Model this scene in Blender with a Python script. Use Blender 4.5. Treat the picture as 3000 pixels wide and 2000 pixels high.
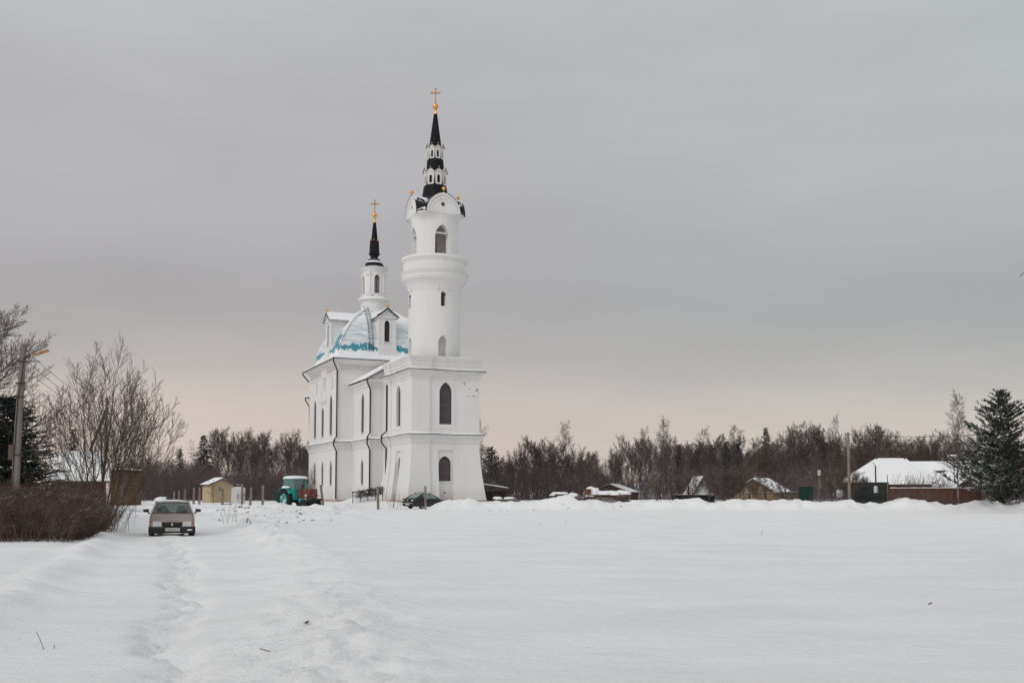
import bpy, math, random
import numpy as np
from mathutils import Vector, Matrix, noise as mnoise
from mathutils.geometry import tessellate_polygon
R = math.radians
scene = bpy.context.scene
for o in list(bpy.data.objects):
    bpy.data.objects.remove(o)
C = scene.collection

# ------------------------------------------------------------------ camera
EYE = 1.65
cam_d = bpy.data.cameras.new('camera')
cam = bpy.data.objects.new('camera', cam_d)
C.objects.link(cam)
cam.location = (0, 0, EYE)
cam.rotation_euler = (R(94), 0, 0)
cam_d.lens = 36.0
cam_d.sensor_width = 36.0
cam_d.shift_y = 0.0767
cam_d.clip_start = 0.1
cam_d.clip_end = 6000
scene.camera = cam

# ------------------------------------------------------------------ world: overcast winter sky
world = bpy.data.worlds.new('World')
scene.world = world
world.use_nodes = True
wn, wl = world.node_tree.nodes, world.node_tree.links
wn.clear()
SUN_EL, SUN_AZ = R(32), R(222)
def W(t, **k):
    n = wn.new(t)
    for a, b in k.items():
        setattr(n, a, b)
    return n
w_out = W('ShaderNodeOutputWorld')
bg_cloud = W('ShaderNodeBackground')
bg_sky = W('ShaderNodeBackground')
w_add = W('ShaderNodeAddShader')
sky = W('ShaderNodeTexSky', sky_type='NISHITA', sun_disc=False, sun_elevation=SUN_EL, sun_rotation=SUN_AZ)
sky.air_density, sky.dust_density, sky.ozone_density = 1.0, 6.0, 1.0
bg_sky.inputs['Strength'].default_value = 0.004
tc = W('ShaderNodeTexCoord')
sep = W('ShaderNodeSeparateXYZ')
wl.new(tc.outputs['Generated'], sep.inputs[0])
# stretched cloud noise: divide the direction by its height so that the cloud deck reads as a flat layer
mp = W('ShaderNodeMapping')
mp.inputs['Scale'].default_value = (0.9, 0.9, 5.5)
mp.inputs['Location'].default_value = (3.1, 0.4, 0.35)
wl.new(tc.outputs['Generated'], mp.inputs[0])
nz = W('ShaderNodeTexNoise')
nz.inputs['Scale'].default_value = 1.5
nz.inputs['Detail'].default_value = 5.0
nz.inputs['Roughness'].default_value = 0.5
nz.inputs['Distortion'].default_value = 0.3
wl.new(mp.outputs[0], nz.inputs['Vector'])
nsub = W('ShaderNodeMath', operation='MULTIPLY_ADD')
nsub.inputs[1].default_value = 0.09
nsub.inputs[2].default_value = -0.045
wl.new(nz.outputs['Fac'], nsub.inputs[0])
el = W('ShaderNodeMath', operation='ADD')
wl.new(sep.outputs['Z'], el.inputs[0])
wl.new(nsub.outputs[0], el.inputs[1])
ramp = W('ShaderNodeValToRGB')
ramp.color_ramp.interpolation = 'B_SPLINE'
SKY_STOPS = [(0.0, (.64, .545, .49)), (0.045, (.635, .545, .495)), (0.08, (.60, .53, .492)), (0.115, (.49, .462, .45)), (0.15, (.40, .388, .39)),
             (0.20, (.415, .405, .412)), (0.30, (.495, .485, .495)), (0.42, (.47, .475, .48)), (0.7, (.66, .66, .67)), (1.0, (.75, .75, .76))]
cr = ramp.color_ramp
while len(cr.elements) < len(SKY_STOPS):
    cr.elements.new(0.5)
for e, (p, c) in zip(cr.elements, SKY_STOPS):
    e.position = p
    e.color = (*c, 1)
wl.new(el.outputs[0], ramp.inputs[0])
# patchy brightness in the cloud deck
nz2 = W('ShaderNodeTexNoise')
nz2.inputs['Scale'].default_value = 2.6
nz2.inputs['Detail'].default_value = 6.0
nz2.inputs['Roughness'].default_value = 0.55
mp2 = W('ShaderNodeMapping')
mp2.inputs['Scale'].default_value = (1, 1, 4)
wl.new(tc.outputs['Generated'], mp2.inputs[0])
wl.new(mp2.outputs[0], nz2.inputs['Vector'])
cr2 = W('ShaderNodeMapRange')
for k, v in (('From Min', .3), ('From Max', .7), ('To Min', .93), ('To Max', 1.05)):
    cr2.inputs[k].default_value = v
wl.new(nz2.outputs['Fac'], cr2.inputs['Value'])
mul = W('ShaderNodeVectorMath', operation='SCALE')
wl.new(ramp.outputs['Color'], mul.inputs[0])
wl.new(cr2.outputs[0], mul.inputs['Scale'])
# a slight cool green cast towards the east
tint = W('ShaderNodeMapRange')
for k, v in (('From Min', -.1), ('From Max', .5), ('To Min', 0.0), ('To Max', 1.0)):
    tint.inputs[k].default_value = v
wl.new(sep.outputs['X'], tint.inputs['Value'])
tm = W('ShaderNodeMix', data_type='RGBA', blend_type='MULTIPLY')
tm.inputs['B'].default_value = (.95, 1.015, 1.01, 1)
wl.new(tint.outputs[0], tm.inputs['Factor'])
wl.new(mul.outputs[0], tm.inputs['A'])
wl.new(tm.outputs['Result'], bg_cloud.inputs['Color'])
wl.new(sky.outputs[0], bg_sky.inputs['Color'])
wl.new(bg_cloud.outputs[0], w_add.inputs[0])
wl.new(bg_sky.outputs[0], w_add.inputs[1])
wl.new(w_add.outputs[0], w_out.inputs['Surface'])

sun_d = bpy.data.lights.new('sun', 'SUN')
sun_d.energy = 0.92
sun_d.angle = R(35)
sun_d.color = (1.0, .985, .965)
sun = bpy.data.objects.new('sun', sun_d)
C.objects.link(sun)
sun.location = (0, 0, 60)
# light comes from behind the camera and to its left, high up
sun.rotation_euler = (R(58), 0, R(-42))

vs = scene.view_settings
vs.view_transform = 'Standard'
vs.look = 'None'
vs.exposure = 0.0
vs.gamma = 1.0
vs.use_curve_mapping = False
scene.cycles.max_bounces = 6
scene.cycles.transparent_max_bounces = 12
scene.cycles.use_denoising = True

# ------------------------------------------------------------------ helpers
def at(px, py, D):
    """a point of the place on the sight line of a picture point, D metres ahead"""
    p = R(4)
    X, Y = (px - 1500) / 3000, (1000 - py) / 3000 + .0767
    d = Vector((X, math.cos(p) - Y * math.sin(p), math.sin(p) + Y * math.cos(p)))
    return Vector((0, 0, EYE)) + d * (D / d.y)

def xat(px, D):
    return (px - 1500) / 3000 * D

def zat(py, D):
    return at(1500, py, D).z

def node_mat(name):
    m = bpy.data.materials.new(name)
    m.use_nodes = True
    return m, m.node_tree.nodes, m.node_tree.links, m.node_tree.nodes['Principled BSDF']

def mat(name, col, rough=.8, metal=0., nscale=0, namt=.2, bump=0., bscale=None, col2=None, c2=(.45, .6), snow=0., streak=None, spec=.3, detail=5):
    m, n, l, b = node_mat(name)
    b.inputs['Base Color'].default_value = (*col, 1)
    b.inputs['Roughness'].default_value = rough
    b.inputs['Metallic'].default_value = metal
    b.inputs['Specular IOR Level'].default_value = spec
    t = n.new('ShaderNodeTexCoord')
    src = t.outputs['Object']
    if streak:
        mpn = n.new('ShaderNodeMapping')
        mpn.inputs['Scale'].default_value = streak
        l.new(src, mpn.inputs[0])
        src = mpn.outputs[0]
    out = None
    if nscale:
        nt = n.new('ShaderNodeTexNoise')
        nt.inputs['Scale'].default_value = nscale
        nt.inputs['Detail'].default_value = detail
        nt.inputs['Roughness'].default_value = .6
        l.new(src, nt.inputs['Vector'])
        mr = n.new('ShaderNodeMapRange')
        mr.inputs['From Min'].default_value, mr.inputs['From Max'].default_value = c2 if col2 else (.3, .7)
        l.new(nt.outputs['Fac'], mr.inputs['Value'])
        mx = n.new('ShaderNodeMix')
        mx.data_type = 'RGBA'
        a = col if col2 else tuple(max(0, c * (1 - namt)) for c in col)
        e = col2 if col2 else tuple(min(1, c * (1 + namt)) for c in col)
        mx.inputs['A'].default_value = (*a, 1)
        mx.inputs['B'].default_value = (*e, 1)
        l.new(mr.outputs[0], mx.inputs['Factor'])
        out = mx.outputs['Result']
    if snow:
        g = n.new('ShaderNodeNewGeometry')
        sp = n.new('ShaderNodeSeparateXYZ')
        l.new(g.outputs['Normal'], sp.inputs[0])
        nt2 = n.new('ShaderNodeTexNoise')
        nt2.inputs['Scale'].default_value = 1.7
        l.new(t.outputs['Object'], nt2.inputs['Vector'])
        ad = n.new('ShaderNodeMath')
        ad.operation = 'MULTIPLY_ADD'
        ad.inputs[1].default_value = 1.3
        l.new(nt2.outputs['Fac'], ad.inputs[0])
        l.new(sp.outputs['Z'], ad.inputs[2])
        mr2 = n.new('ShaderNodeMapRange')
        mr2.inputs['From Min'].default_value = 1.75 - snow
        mr2.inputs['From Max'].default_value = 1.85 - snow
        l.new(ad.outputs[0], mr2.inputs['Value'])
        mx2 = n.new('ShaderNodeMix')
        mx2.data_type = 'RGBA'
        mx2.inputs['A'].default_value = (*col, 1)
        mx2.inputs['B'].default_value = (.84, .85, .87, 1)
        if out:
            l.new(out, mx2.inputs['A'])
        l.new(mr2.outputs[0], mx2.inputs['Factor'])
        out = mx2.outputs['Result']
    if out:
        l.new(out, b.inputs['Base Color'])
    if bump:
        nb = n.new('ShaderNodeTexNoise')
        nb.inputs['Scale'].default_value = bscale or nscale or 5
        nb.inputs['Detail'].default_value = 6
        l.new(src, nb.inputs['Vector'])
        bp = n.new('ShaderNodeBump')
        bp.inputs['Strength'].default_value = bump
        bp.inputs['Distance'].default_value = .05
        l.new(nb.outputs['Fac'], bp.inputs['Height'])
        l.new(bp.outputs[0], b.inputs['Normal'])
    return m

def glass(name, tint, opacity, rough=.05):
    m, n, l, b = node_mat(name)
    b.inputs['Base Color'].default_value = (*tint, 1)
    b.inputs['Roughness'].default_value = rough
    b.inputs['Specular IOR Level'].default_value = .6
    tr = n.new('ShaderNodeBsdfTransparent')
    tr.inputs[0].default_value = (.75, .85, .82, 1)
    mx = n.new('ShaderNodeMixShader')
    mx.inputs[0].default_value = opacity
    l.new(tr.outputs[0], mx.inputs[1])
    l.new(b.outputs[0], mx.inputs[2])
    l.new(mx.outputs[0], n['Material Output'].inputs['Surface'])
    return m

M = {}
def snow_mat(name, dirt=0.0):
    m, n, l, b = node_mat(name)
    b.inputs['Roughness'].default_value = .75
    b.inputs['Specular IOR Level'].default_value = .15
    t = n.new('ShaderNodeTexCoord')
    mp_ = n.new('ShaderNodeMapping')
    mp_.inputs['Scale'].default_value = (.55, 1.1, 1)
    mp_.inputs['Rotation'].default_value = (0, 0, R(8))
    l.new(t.outputs['Object'], mp_.inputs[0])
    a = n.new('ShaderNodeTexNoise')
    a.inputs['Scale'].default_value = .6
    a.inputs['Detail'].default_value = 8
    a.inputs['Roughness'].default_value = .55
    l.new(mp_.outputs[0], a.inputs['Vector'])
    mx = n.new('ShaderNodeMix')
    mx.data_type = 'RGBA'
    mx.inputs['A'].default_value = (.815, .81, .815, 1)
    mx.inputs['B'].default_value = (.88, .878, .885, 1)
    mr = n.new('ShaderNodeMapRange')
    mr.inputs['From Min'].default_value, mr.inputs['From Max'].default_value = .35, .65
    l.new(a.outputs['Fac'], mr.inputs['Value'])
    l.new(mr.outputs[0], mx.inputs['Factor'])
    l.new(mx.outputs['Result'], b.inputs['Base Color'])
    f = n.new('ShaderNodeTexNoise')
    f.inputs['Scale'].default_value = 3.0
    f.inputs['Detail'].default_value = 10
    f.inputs['Roughness'].default_value = .65
    l.new(mp_.outputs[0], f.inputs['Vector'])
    bp = n.new('ShaderNodeBump')
    bp.inputs['Strength'].default_value = .8
    bp.inputs['Distance'].default_value = .11
    gr = n.new('ShaderNodeTexNoise')                      # crusty grain
    gr.inputs['Scale'].default_value = 16
    gr.inputs['Detail'].default_value = 6
    gr.inputs['Roughness'].default_value = .7
    l.new(t.outputs['Object'], gr.inputs['Vector'])
    sm = n.new('ShaderNodeMath')
    sm.operation = 'MULTIPLY_ADD'
    sm.inputs[1].default_value = .3
    l.new(gr.outputs['Fac'], sm.inputs[0])
    l.new(f.outputs['Fac'], sm.inputs[2])
    l.new(sm.outputs[0], bp.inputs['Height'])
    l.new(bp.outputs[0], b.inputs['Normal'])
    return m
M['ground'] = snow_mat('snow_ground')
M['snow'] = mat('snow', (.85, .85, .858), .8, nscale=2.0, namt=.03, bump=.25, bscale=4)
def plaster_mat(name, col, wear):
    """limewashed plaster: large repainted patches, rain streaks and rising damp near the ground"""
    m, n, l, b = node_mat(name)
    b.inputs['Roughness'].default_value = .9
    b.inputs['Specular IOR Level'].default_value = .2
    t = n.new('ShaderNodeTexCoord')
    def nz_(scale, sc, detail, lo, hi):
        mp_ = n.new('ShaderNodeMapping')
        mp_.inputs['Scale'].default_value = sc
        l.new(t.outputs['Object'], mp_.inputs[0])
        q = n.new('ShaderNodeTexNoise')
        q.inputs['Scale'].default_value = scale
        q.inputs['Detail'].default_value = detail
        q.inputs['Roughness'].default_value = .62
        l.new(mp_.outputs[0], q.inputs['Vector'])
        r = n.new('ShaderNodeMapRange')
        r.inputs['From Min'].default_value, r.inputs['From Max'].default_value = lo, hi
        l.new(q.outputs['Fac'], r.inputs['Value'])
        return r.outputs[0], q.outputs['Fac']
    def mixc(a, bcol, fac, amt):
        k = n.new('ShaderNodeMath')
        k.operation = 'MULTIPLY'
        k.inputs[1].default_value = amt
        l.new(fac, k.inputs[0])
        mx = n.new('ShaderNodeMix')
        mx.data_type = 'RGBA'
        if isinstance(a, tuple):
            mx.inputs['A'].default_value = (*a, 1)
        else:
            l.new(a, mx.inputs['A'])
        mx.inputs['B'].default_value = (*bcol, 1)
        l.new(k.outputs[0], mx.inputs['Factor'])
        return mx.outputs['Result']
    patch, _ = nz_(.32, (1, 1, .7), 6, .42, .62)
    streak, _ = nz_(1.6, (1, 1, .07), 5, .52, .75)
    blot, fine = nz_(2.2, (1, 1, 1), 8, .6, .75)
    c = mixc(col, (.69, .68, .655), patch, .5 * wear)
    c = mixc(c, (.58, .565, .54), streak, .5 * wear)
    c = mixc(c, (.55, .54, .52), blot, .35 * wear)
    sp = n.new('ShaderNodeSeparateXYZ')
    l.new(t.outputs['Object'], sp.inputs[0])
    ad = n.new('ShaderNodeMath')
    ad.operation = 'MULTIPLY_ADD'
    ad.inputs[1].default_value = -2.2
    l.new(fine, ad.inputs[0])
    l.new(sp.outputs['Z'], ad.inputs[2])
    r = n.new('ShaderNodeMapRange')
    r.inputs['From Min'].default_value, r.inputs['From Max'].default_value = 1.2, -.4
    l.new(ad.outputs[0], r.inputs['Value'])
    c = mixc(c, (.52, .47, .43), r.outputs[0], .5)
    l.new(c, b.inputs['Base Color'])
    bp = n.new('ShaderNodeBump')
    bp.inputs['Strength'].default_value = .12
    bp.inputs['Distance'].default_value = .05
    l.new(fine, bp.inputs['Height'])
    l.new(bp.outputs[0], b.inputs['Normal'])
    return m
M['plaster'] = plaster_mat('white_plaster', (.775, .765, .755), .55)
M['plaster2'] = plaster_mat('worn_plaster', (.75, .74, .73), 1.0)
M['inside'] = mat('belfry_inside', (.66, .60, .59), .9, nscale=1.2, namt=.2)
M['plinth'] = mat('brick_plinth', (.42, .32, .27), .9, nscale=3, namt=.3)
M['black'] = mat('black_roof_metal', (.014, .014, .017), .75, nscale=2, namt=.35, spec=.15)
M['black_snow'] = mat('black_metal_with_snow', (.016, .016, .019), .75, nscale=2, namt=.3, snow=.42)
M['pipe'] = mat('dark_pipe', (.03, .026, .026), .5, spec=.4)
M['gold'] = mat('gilding', (.83, .42, .13), .28, metal=1., nscale=3, namt=.1)
M['copper'] = mat('worn_gilding', (.55, .33, .2), .45, metal=.7, nscale=6, namt=.25)
M['iron'] = mat('window_iron', (.05, .04, .045), .6)
M['grille'] = mat('painted_grille', (.22, .18, .195), .6)
M['wglass'] = mat('dark_glass', (.045, .03, .038), .12, nscale=.6, namt=.6, spec=.5)
M['lglass'] = mat('lantern_glass', (.30, .29, .31), .1, spec=.6)
M['bark'] = mat('bark', (.10, .073, .066), .95, nscale=6, namt=.35, snow=.3)
M['twig'] = mat('twig', (.122, .094, .09), .95, nscale=.8, namt=.4, snow=.14)
M['twig2'] = mat('brown_twig', (.13, .095, .075), .95, nscale=.8, namt=.4, snow=.06)
M['birchbark'] = mat('birch_bark', (.30, .26, .24), .9, nscale=5, namt=.5, streak=(1, 1, 3))
M['shrub'] = mat('hedge_twig', (.115, .074, .058), .95, nscale=1.5, namt=.5, snow=.26)
M['spruce'] = mat('spruce_needles', (.022, .036, .03), .9, nscale=1.2, namt=.4, snow=.12)
M['pine'] = mat('pine_needles', (.04, .047, .033), .9, nscale=2, namt=.4, snow=.30)
M['concrete'] = mat('weathered_concrete', (.19, .165, .148), .9, nscale=2.5, namt=.3, streak=(1, 1, .3))
M['oldwood'] = mat('grey_wood', (.215, .18, .155), .9, nscale=3, namt=.35, streak=(2, 2, .3))
M['darkwood'] = mat('dark_wood', (.10, .075, .065), .9, nscale=3, namt=.3, streak=(2, 2, .3))
M['rubber'] = mat('rubber', (.022, .021, .022), .8, nscale=4, namt=.3, snow=-.05)
M['blackplastic'] = mat('black_plastic', (.025, .023, .026), .55, nscale=4, namt=.3)
M['chrome'] = mat('lamp_glass', (.62, .62, .62), .2, spec=.6)

class MB:
    def __init__(s):
        s.v, s.f, s.m = [], [], []
    def add(s, vs_, fs, mi=0):
        k = len(s.v)
        s.v += [tuple(v) for v in vs_]
        s.f += [tuple(i + k for i in f) for f in fs]
        s.m += [mi] * len(fs)
        return s
    def box(s, x0, x1, y0, y1, z0, z1, mi=0, Mx=None):
        vs_ = [Vector(p) for p in ((x0, y0, z0), (x1, y0, z0), (x1, y1, z0), (x0, y1, z0), (x0, y0, z1), (x1, y0, z1), (x1, y1, z1), (x0, y1, z1))]
        if Mx:
            vs_ = [Mx @ v for v in vs_]
        return s.add(vs_, [(3, 2, 1, 0), (4, 5, 6, 7), (0, 1, 5, 4), (1, 2, 6, 5), (2, 3, 7, 6), (3, 0, 4, 7)], mi)
    def bar(s, a, b, w, h, mi=0):
        a, b = Vector(a), Vector(b)
        d = (b - a)
        L = d.length
        q = d.to_track_quat('Y', 'Z').to_matrix().to_4x4()
        return s.box(-w / 2, w / 2, 0, L, -h / 2, h / 2, mi, Matrix.Translation(a) @ q)
    def tube(s, pts, rads, n=6, mi=0, cap=True):
        pts = [Vector(p) for p in pts]
        if not hasattr(rads, '__len__'):
            rads = [rads] * len(pts)
        k = len(s.v)
        ref = Vector((.31, .17, .93))
        for i, p in enumerate(pts):
            d = (pts[min(i + 1, len(pts) - 1)] - pts[max(i - 1, 0)]).normalized()
            if abs(d.dot(ref)) > .95:
                a = d.cross(Vector((1, 0, 0))).normalized()
            else:
                a = d.cross(ref).normalized()
            b = d.cross(a)
            r = rads[i]
            for j in range(n):
                t = 2 * math.pi * j / n
                s.v.append(tuple(p + a * (r * math.cos(t)) + b * (r * math.sin(t))))
        nf = 0
        for i in range(len(pts) - 1):
            for j in range(n):
                j2 = (j + 1) % n
                s.f.append((k + i * n + j, k + i * n + j2, k + (i + 1) * n + j2, k + (i + 1) * n + j))
                nf += 1
        if cap:
            s.f.append(tuple(k + j for j in range(n))[::-1])
            s.f.append(tuple(k + (len(pts) - 1) * n + j for j in range(n)))
            nf += 2
        s.m += [mi] * nf
        return s
    def lathe(s, prof, n=32, mi=0, ph=0., c=(0, 0), cap=False):
        k = len(s.v)
        for r, z in prof:
            for j in range(n):
                t = 2 * math.pi * (j + ph) / n
                s.v.append((c[0] + r * math.cos(t), c[1] + r * math.sin(t), z))
        nf = 0
        for i in range(len(prof) - 1):
            for j in range(n):
                j2 = (j + 1) % n
                s.f.append((k + i * n + j, k + i * n + j2, k + (i + 1) * n + j2, k + (i + 1) * n + j))
                nf += 1
        if cap:
            s.f.append(tuple(k + (len(prof) - 1) * n + j for j in range(n)))
            s.f.append(tuple(k + j for j in range(n))[::-1])
            nf += 2
        s.m += [mi] * nf
        return s
    def ball(s, c, r, n=14, mi=0, sz=1.):
        return s.add(*ball_data(c, r, n, sz), mi)
    def loft(s, secs, mi=0, closed=False, caps=False):
        k = len(s.v)
        n = len(secs[0])
        for q in secs:
            s.v += [tuple(p) for p in q]
        nf = 0
        for i in range(len(secs) - 1):
            for j in range(n if closed else n - 1):
                j2 = (j + 1) % n
                s.f.append((k + i * n + j, k + i * n + j2, k + (i + 1) * n + j2, k + (i + 1) * n + j))
                nf += 1
        if caps:
            s.f.append(tuple(k + j for j in range(n)))
            s.f.append(tuple(k + (len(secs) - 1) * n + j for j in range(n)))
            nf += 2
        s.m += [mi] * nf
        return s
    def poly(s, outer, holes, fn, mi=0):
        """flat 2-D polygon with holes, carried into space by fn(u, v)"""
        loops = [[Vector((a, b, 0)) for a, b in lp] for lp in [outer] + holes]
        tris = tessellate_polygon(loops)
        flat = [p for lp in loops for p in lp]
        return s.add([fn(p.x, p.y) for p in flat], [t for t in tris], mi)
    def reveal(s, loop, fn, d0, d1, mi=0, close=True):
        n = len(loop)
        s.add([fn(a, b, d0) for a, b in loop] + [fn(a, b, d1) for a, b in loop],
              [(i, (i + 1) % n, n + (i + 1) % n, n + i) for i in range(n if close else n - 1)], mi)
        return s
    def ring(s, plan, prof, mi=0, closed=True):
        """profile [(out, z)] carried round a counter-clockwise plan with mitred corners"""
        n = len(plan)
        mit = []
        for i in range(n):
            p0, p1, p2 = Vector(plan[i - 1]), Vector(plan[i]), Vector(plan[(i + 1) % n])
            d1, d2 = (p1 - p0).normalized(), (p2 - p1).normalized()
            n1, n2 = Vector((d1.y, -d1.x)), Vector((d2.y, -d2.x))
            if not closed and i == 0:
                mit.append(n2)
            elif not closed and i == n - 1:
                mit.append(n1)
            else:
                b = n1 + n2
                mit.append(b / max(.3, b.dot(n1)))
        k = len(s.v)
        for o_, z in prof:
            for p, q in zip(plan, mit):
                s.v.append((p[0] + q.x * o_, p[1] + q.y * o_, z))
        nf = 0
        for i in range(len(prof) - 1):
            for j in range(n if closed else n - 1):
                j2 = (j + 1) % n
                s.f.append((k + i * n + j, k + i * n + j2, k + (i + 1) * n + j2, k + (i + 1) * n + j))
                nf += 1
        s.m += [mi] * nf
        return s
    def mesh(s, name, mats, smooth=False):
        me = bpy.data.meshes.new(name)
        me.from_pydata(s.v, [], s.f)
        for m_ in (mats if isinstance(mats, (list, tuple)) else [mats]):
            me.materials.append(M[m_] if isinstance(m_, str) else m_)
        me.polygons.foreach_set('material_index', s.m)
        if smooth:
            me.polygons.foreach_set('use_smooth', [True] * len(me.polygons))
            if smooth is not True:
                me.set_sharp_from_angle(angle=R(smooth))
        me.update()
        return me
    def build(s, name, mats, parent=None, smooth=False, label=None):
        return link(name, s.mesh(name, mats, smooth), parent, label)

def ball_data(c, r, n=14, sz=1.):
    vs_, fs = [], []
    m_ = n // 2
    for i in range(m_ + 1):
        a = math.pi * i / m_
        for j in range(n):
            t = 2 * math.pi * j / n
            vs_.append((c[0] + r * math.sin(a) * math.cos(t), c[1] + r * math.sin(a) * math.sin(t), c[2] + r * sz * math.cos(a)))
    for i in range(m_):
        for j in range(n):
            fs.append((i * n + j, (i + 1) * n + j, (i + 1) * n + (j + 1) % n, i * n + (j + 1) % n))
    return vs_, fs

def link(name, me, parent=None, label=None):
    o = bpy.data.objects.new(name, me)
    C.objects.link(o)
    if parent:
        o.parent = parent
    if label:
        o['label'] = label
    return o

def tag(o, label, cat, group=None):
    o['label'], o['category'] = label, cat
    if group:
        o['group'] = group
    return o

def thing(name, label, cat, loc=(0, 0, 0), rz=0, group=None):
    o = bpy.data.objects.new(name, None)
    C.objects.link(o)
    o.empty_display_size = .3
    o.location = loc
    o.rotation_euler = (0, 0, rz)
    return tag(o, label, cat, group)

def dup(root, loc, rz=0, sc=1., label=None, group=None, name=None):
    """copy of a thing with its parts and sub-parts, sharing mesh data"""
    r = root.copy()
    C.objects.link(r)
    if name:
        r.name = name
    r.location = loc
    r.rotation_euler = (0, 0, rz)
    r.scale = (sc, sc, sc) if not hasattr(sc, '__len__') else sc
    if label:
        r['label'] = label
    if group:
        r['group'] = group
    for ch in root.children:
        c = ch.copy()
        C.objects.link(c)
        c.parent = r
        for g in ch.children:
            d = g.copy()
            C.objects.link(d)
            d.parent = c
    return r

def np_mesh(name, verts, quads, mats, mi=None, smooth=False):
    me = bpy.data.meshes.new(name)
    verts = np.ascontiguousarray(verts, dtype=np.float32)
    quads = np.ascontiguousarray(quads, dtype=np.int32)
    nf, k = quads.shape
    me.vertices.add(len(verts))
    me.vertices.foreach_set('co', verts.ravel())
    me.loops.add(nf * k)
    me.loops.foreach_set('vertex_index', quads.ravel())
    me.polygons.add(nf)
    me.polygons.foreach_set('loop_start', np.arange(0, nf * k, k, dtype=np.int32))
    for m_ in (mats if isinstance(mats, (list, tuple)) else [mats]):
        me.materials.append(M[m_])
    if mi is not None:
        me.polygons.foreach_set('material_index', np.ascontiguousarray(mi, dtype=np.int32))
    if smooth:
        me.polygons.foreach_set('use_smooth', np.ones(nf, dtype=bool))
    me.update(calc_edges=True)
    me.validate()
    return me

# value noise in numpy for the ground
def _hash(ix, iy, seed):
    h = (ix * 374761393 + iy * 668265263 + seed * 974634777) & 0xffffffff
    h = ((h ^ (h >> 13)) * 1274126177) & 0xffffffff
    return ((h ^ (h >> 16)) & 0xffff) / 65535.0
def vnoise(x, y, seed=0):
    x, y = np.asarray(x, dtype=np.float64), np.asarray(y, dtype=np.float64)
    ix, iy = np.floor(x).astype(np.int64), np.floor(y).astype(np.int64)
    fx, fy = x - ix, y - iy
    fx, fy = fx * fx * fx * (fx * (fx * 6 - 15) + 10), fy * fy * fy * (fy * (fy * 6 - 15) + 10)
    a, b = _hash(ix, iy, seed), _hash(ix + 1, iy, seed)
    c, d = _hash(ix, iy + 1, seed), _hash(ix + 1, iy + 1, seed)
    return (a + (b - a) * fx) * (1 - fy) + (c + (d - c) * fx) * fy
def fbm(x, y, o=4, seed=0):
    s, a, t = 0, 1, 0
    for i in range(o):
        s = s + a * vnoise(x * 2 ** i + 17.3 * i, y * 2 ** i - 9.1 * i, seed + i)
        t += a
        a *= .5
    return s / t
def sst(a, b, x):
    t = np.clip((x - a) / (b - a), 0, 1)
    return t * t * (3 - 2 * t)
# ------------------------------------------------------------------ ground: one sheet of snow out to the horizon
def ridge_y(x):
    return np.where(x > -6, 94 - .0075 * (x + 6) ** 2 * np.clip(1 - (x + 6) / 160, .3, 1), 94 - .030 * (x + 6) ** 2)

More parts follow.
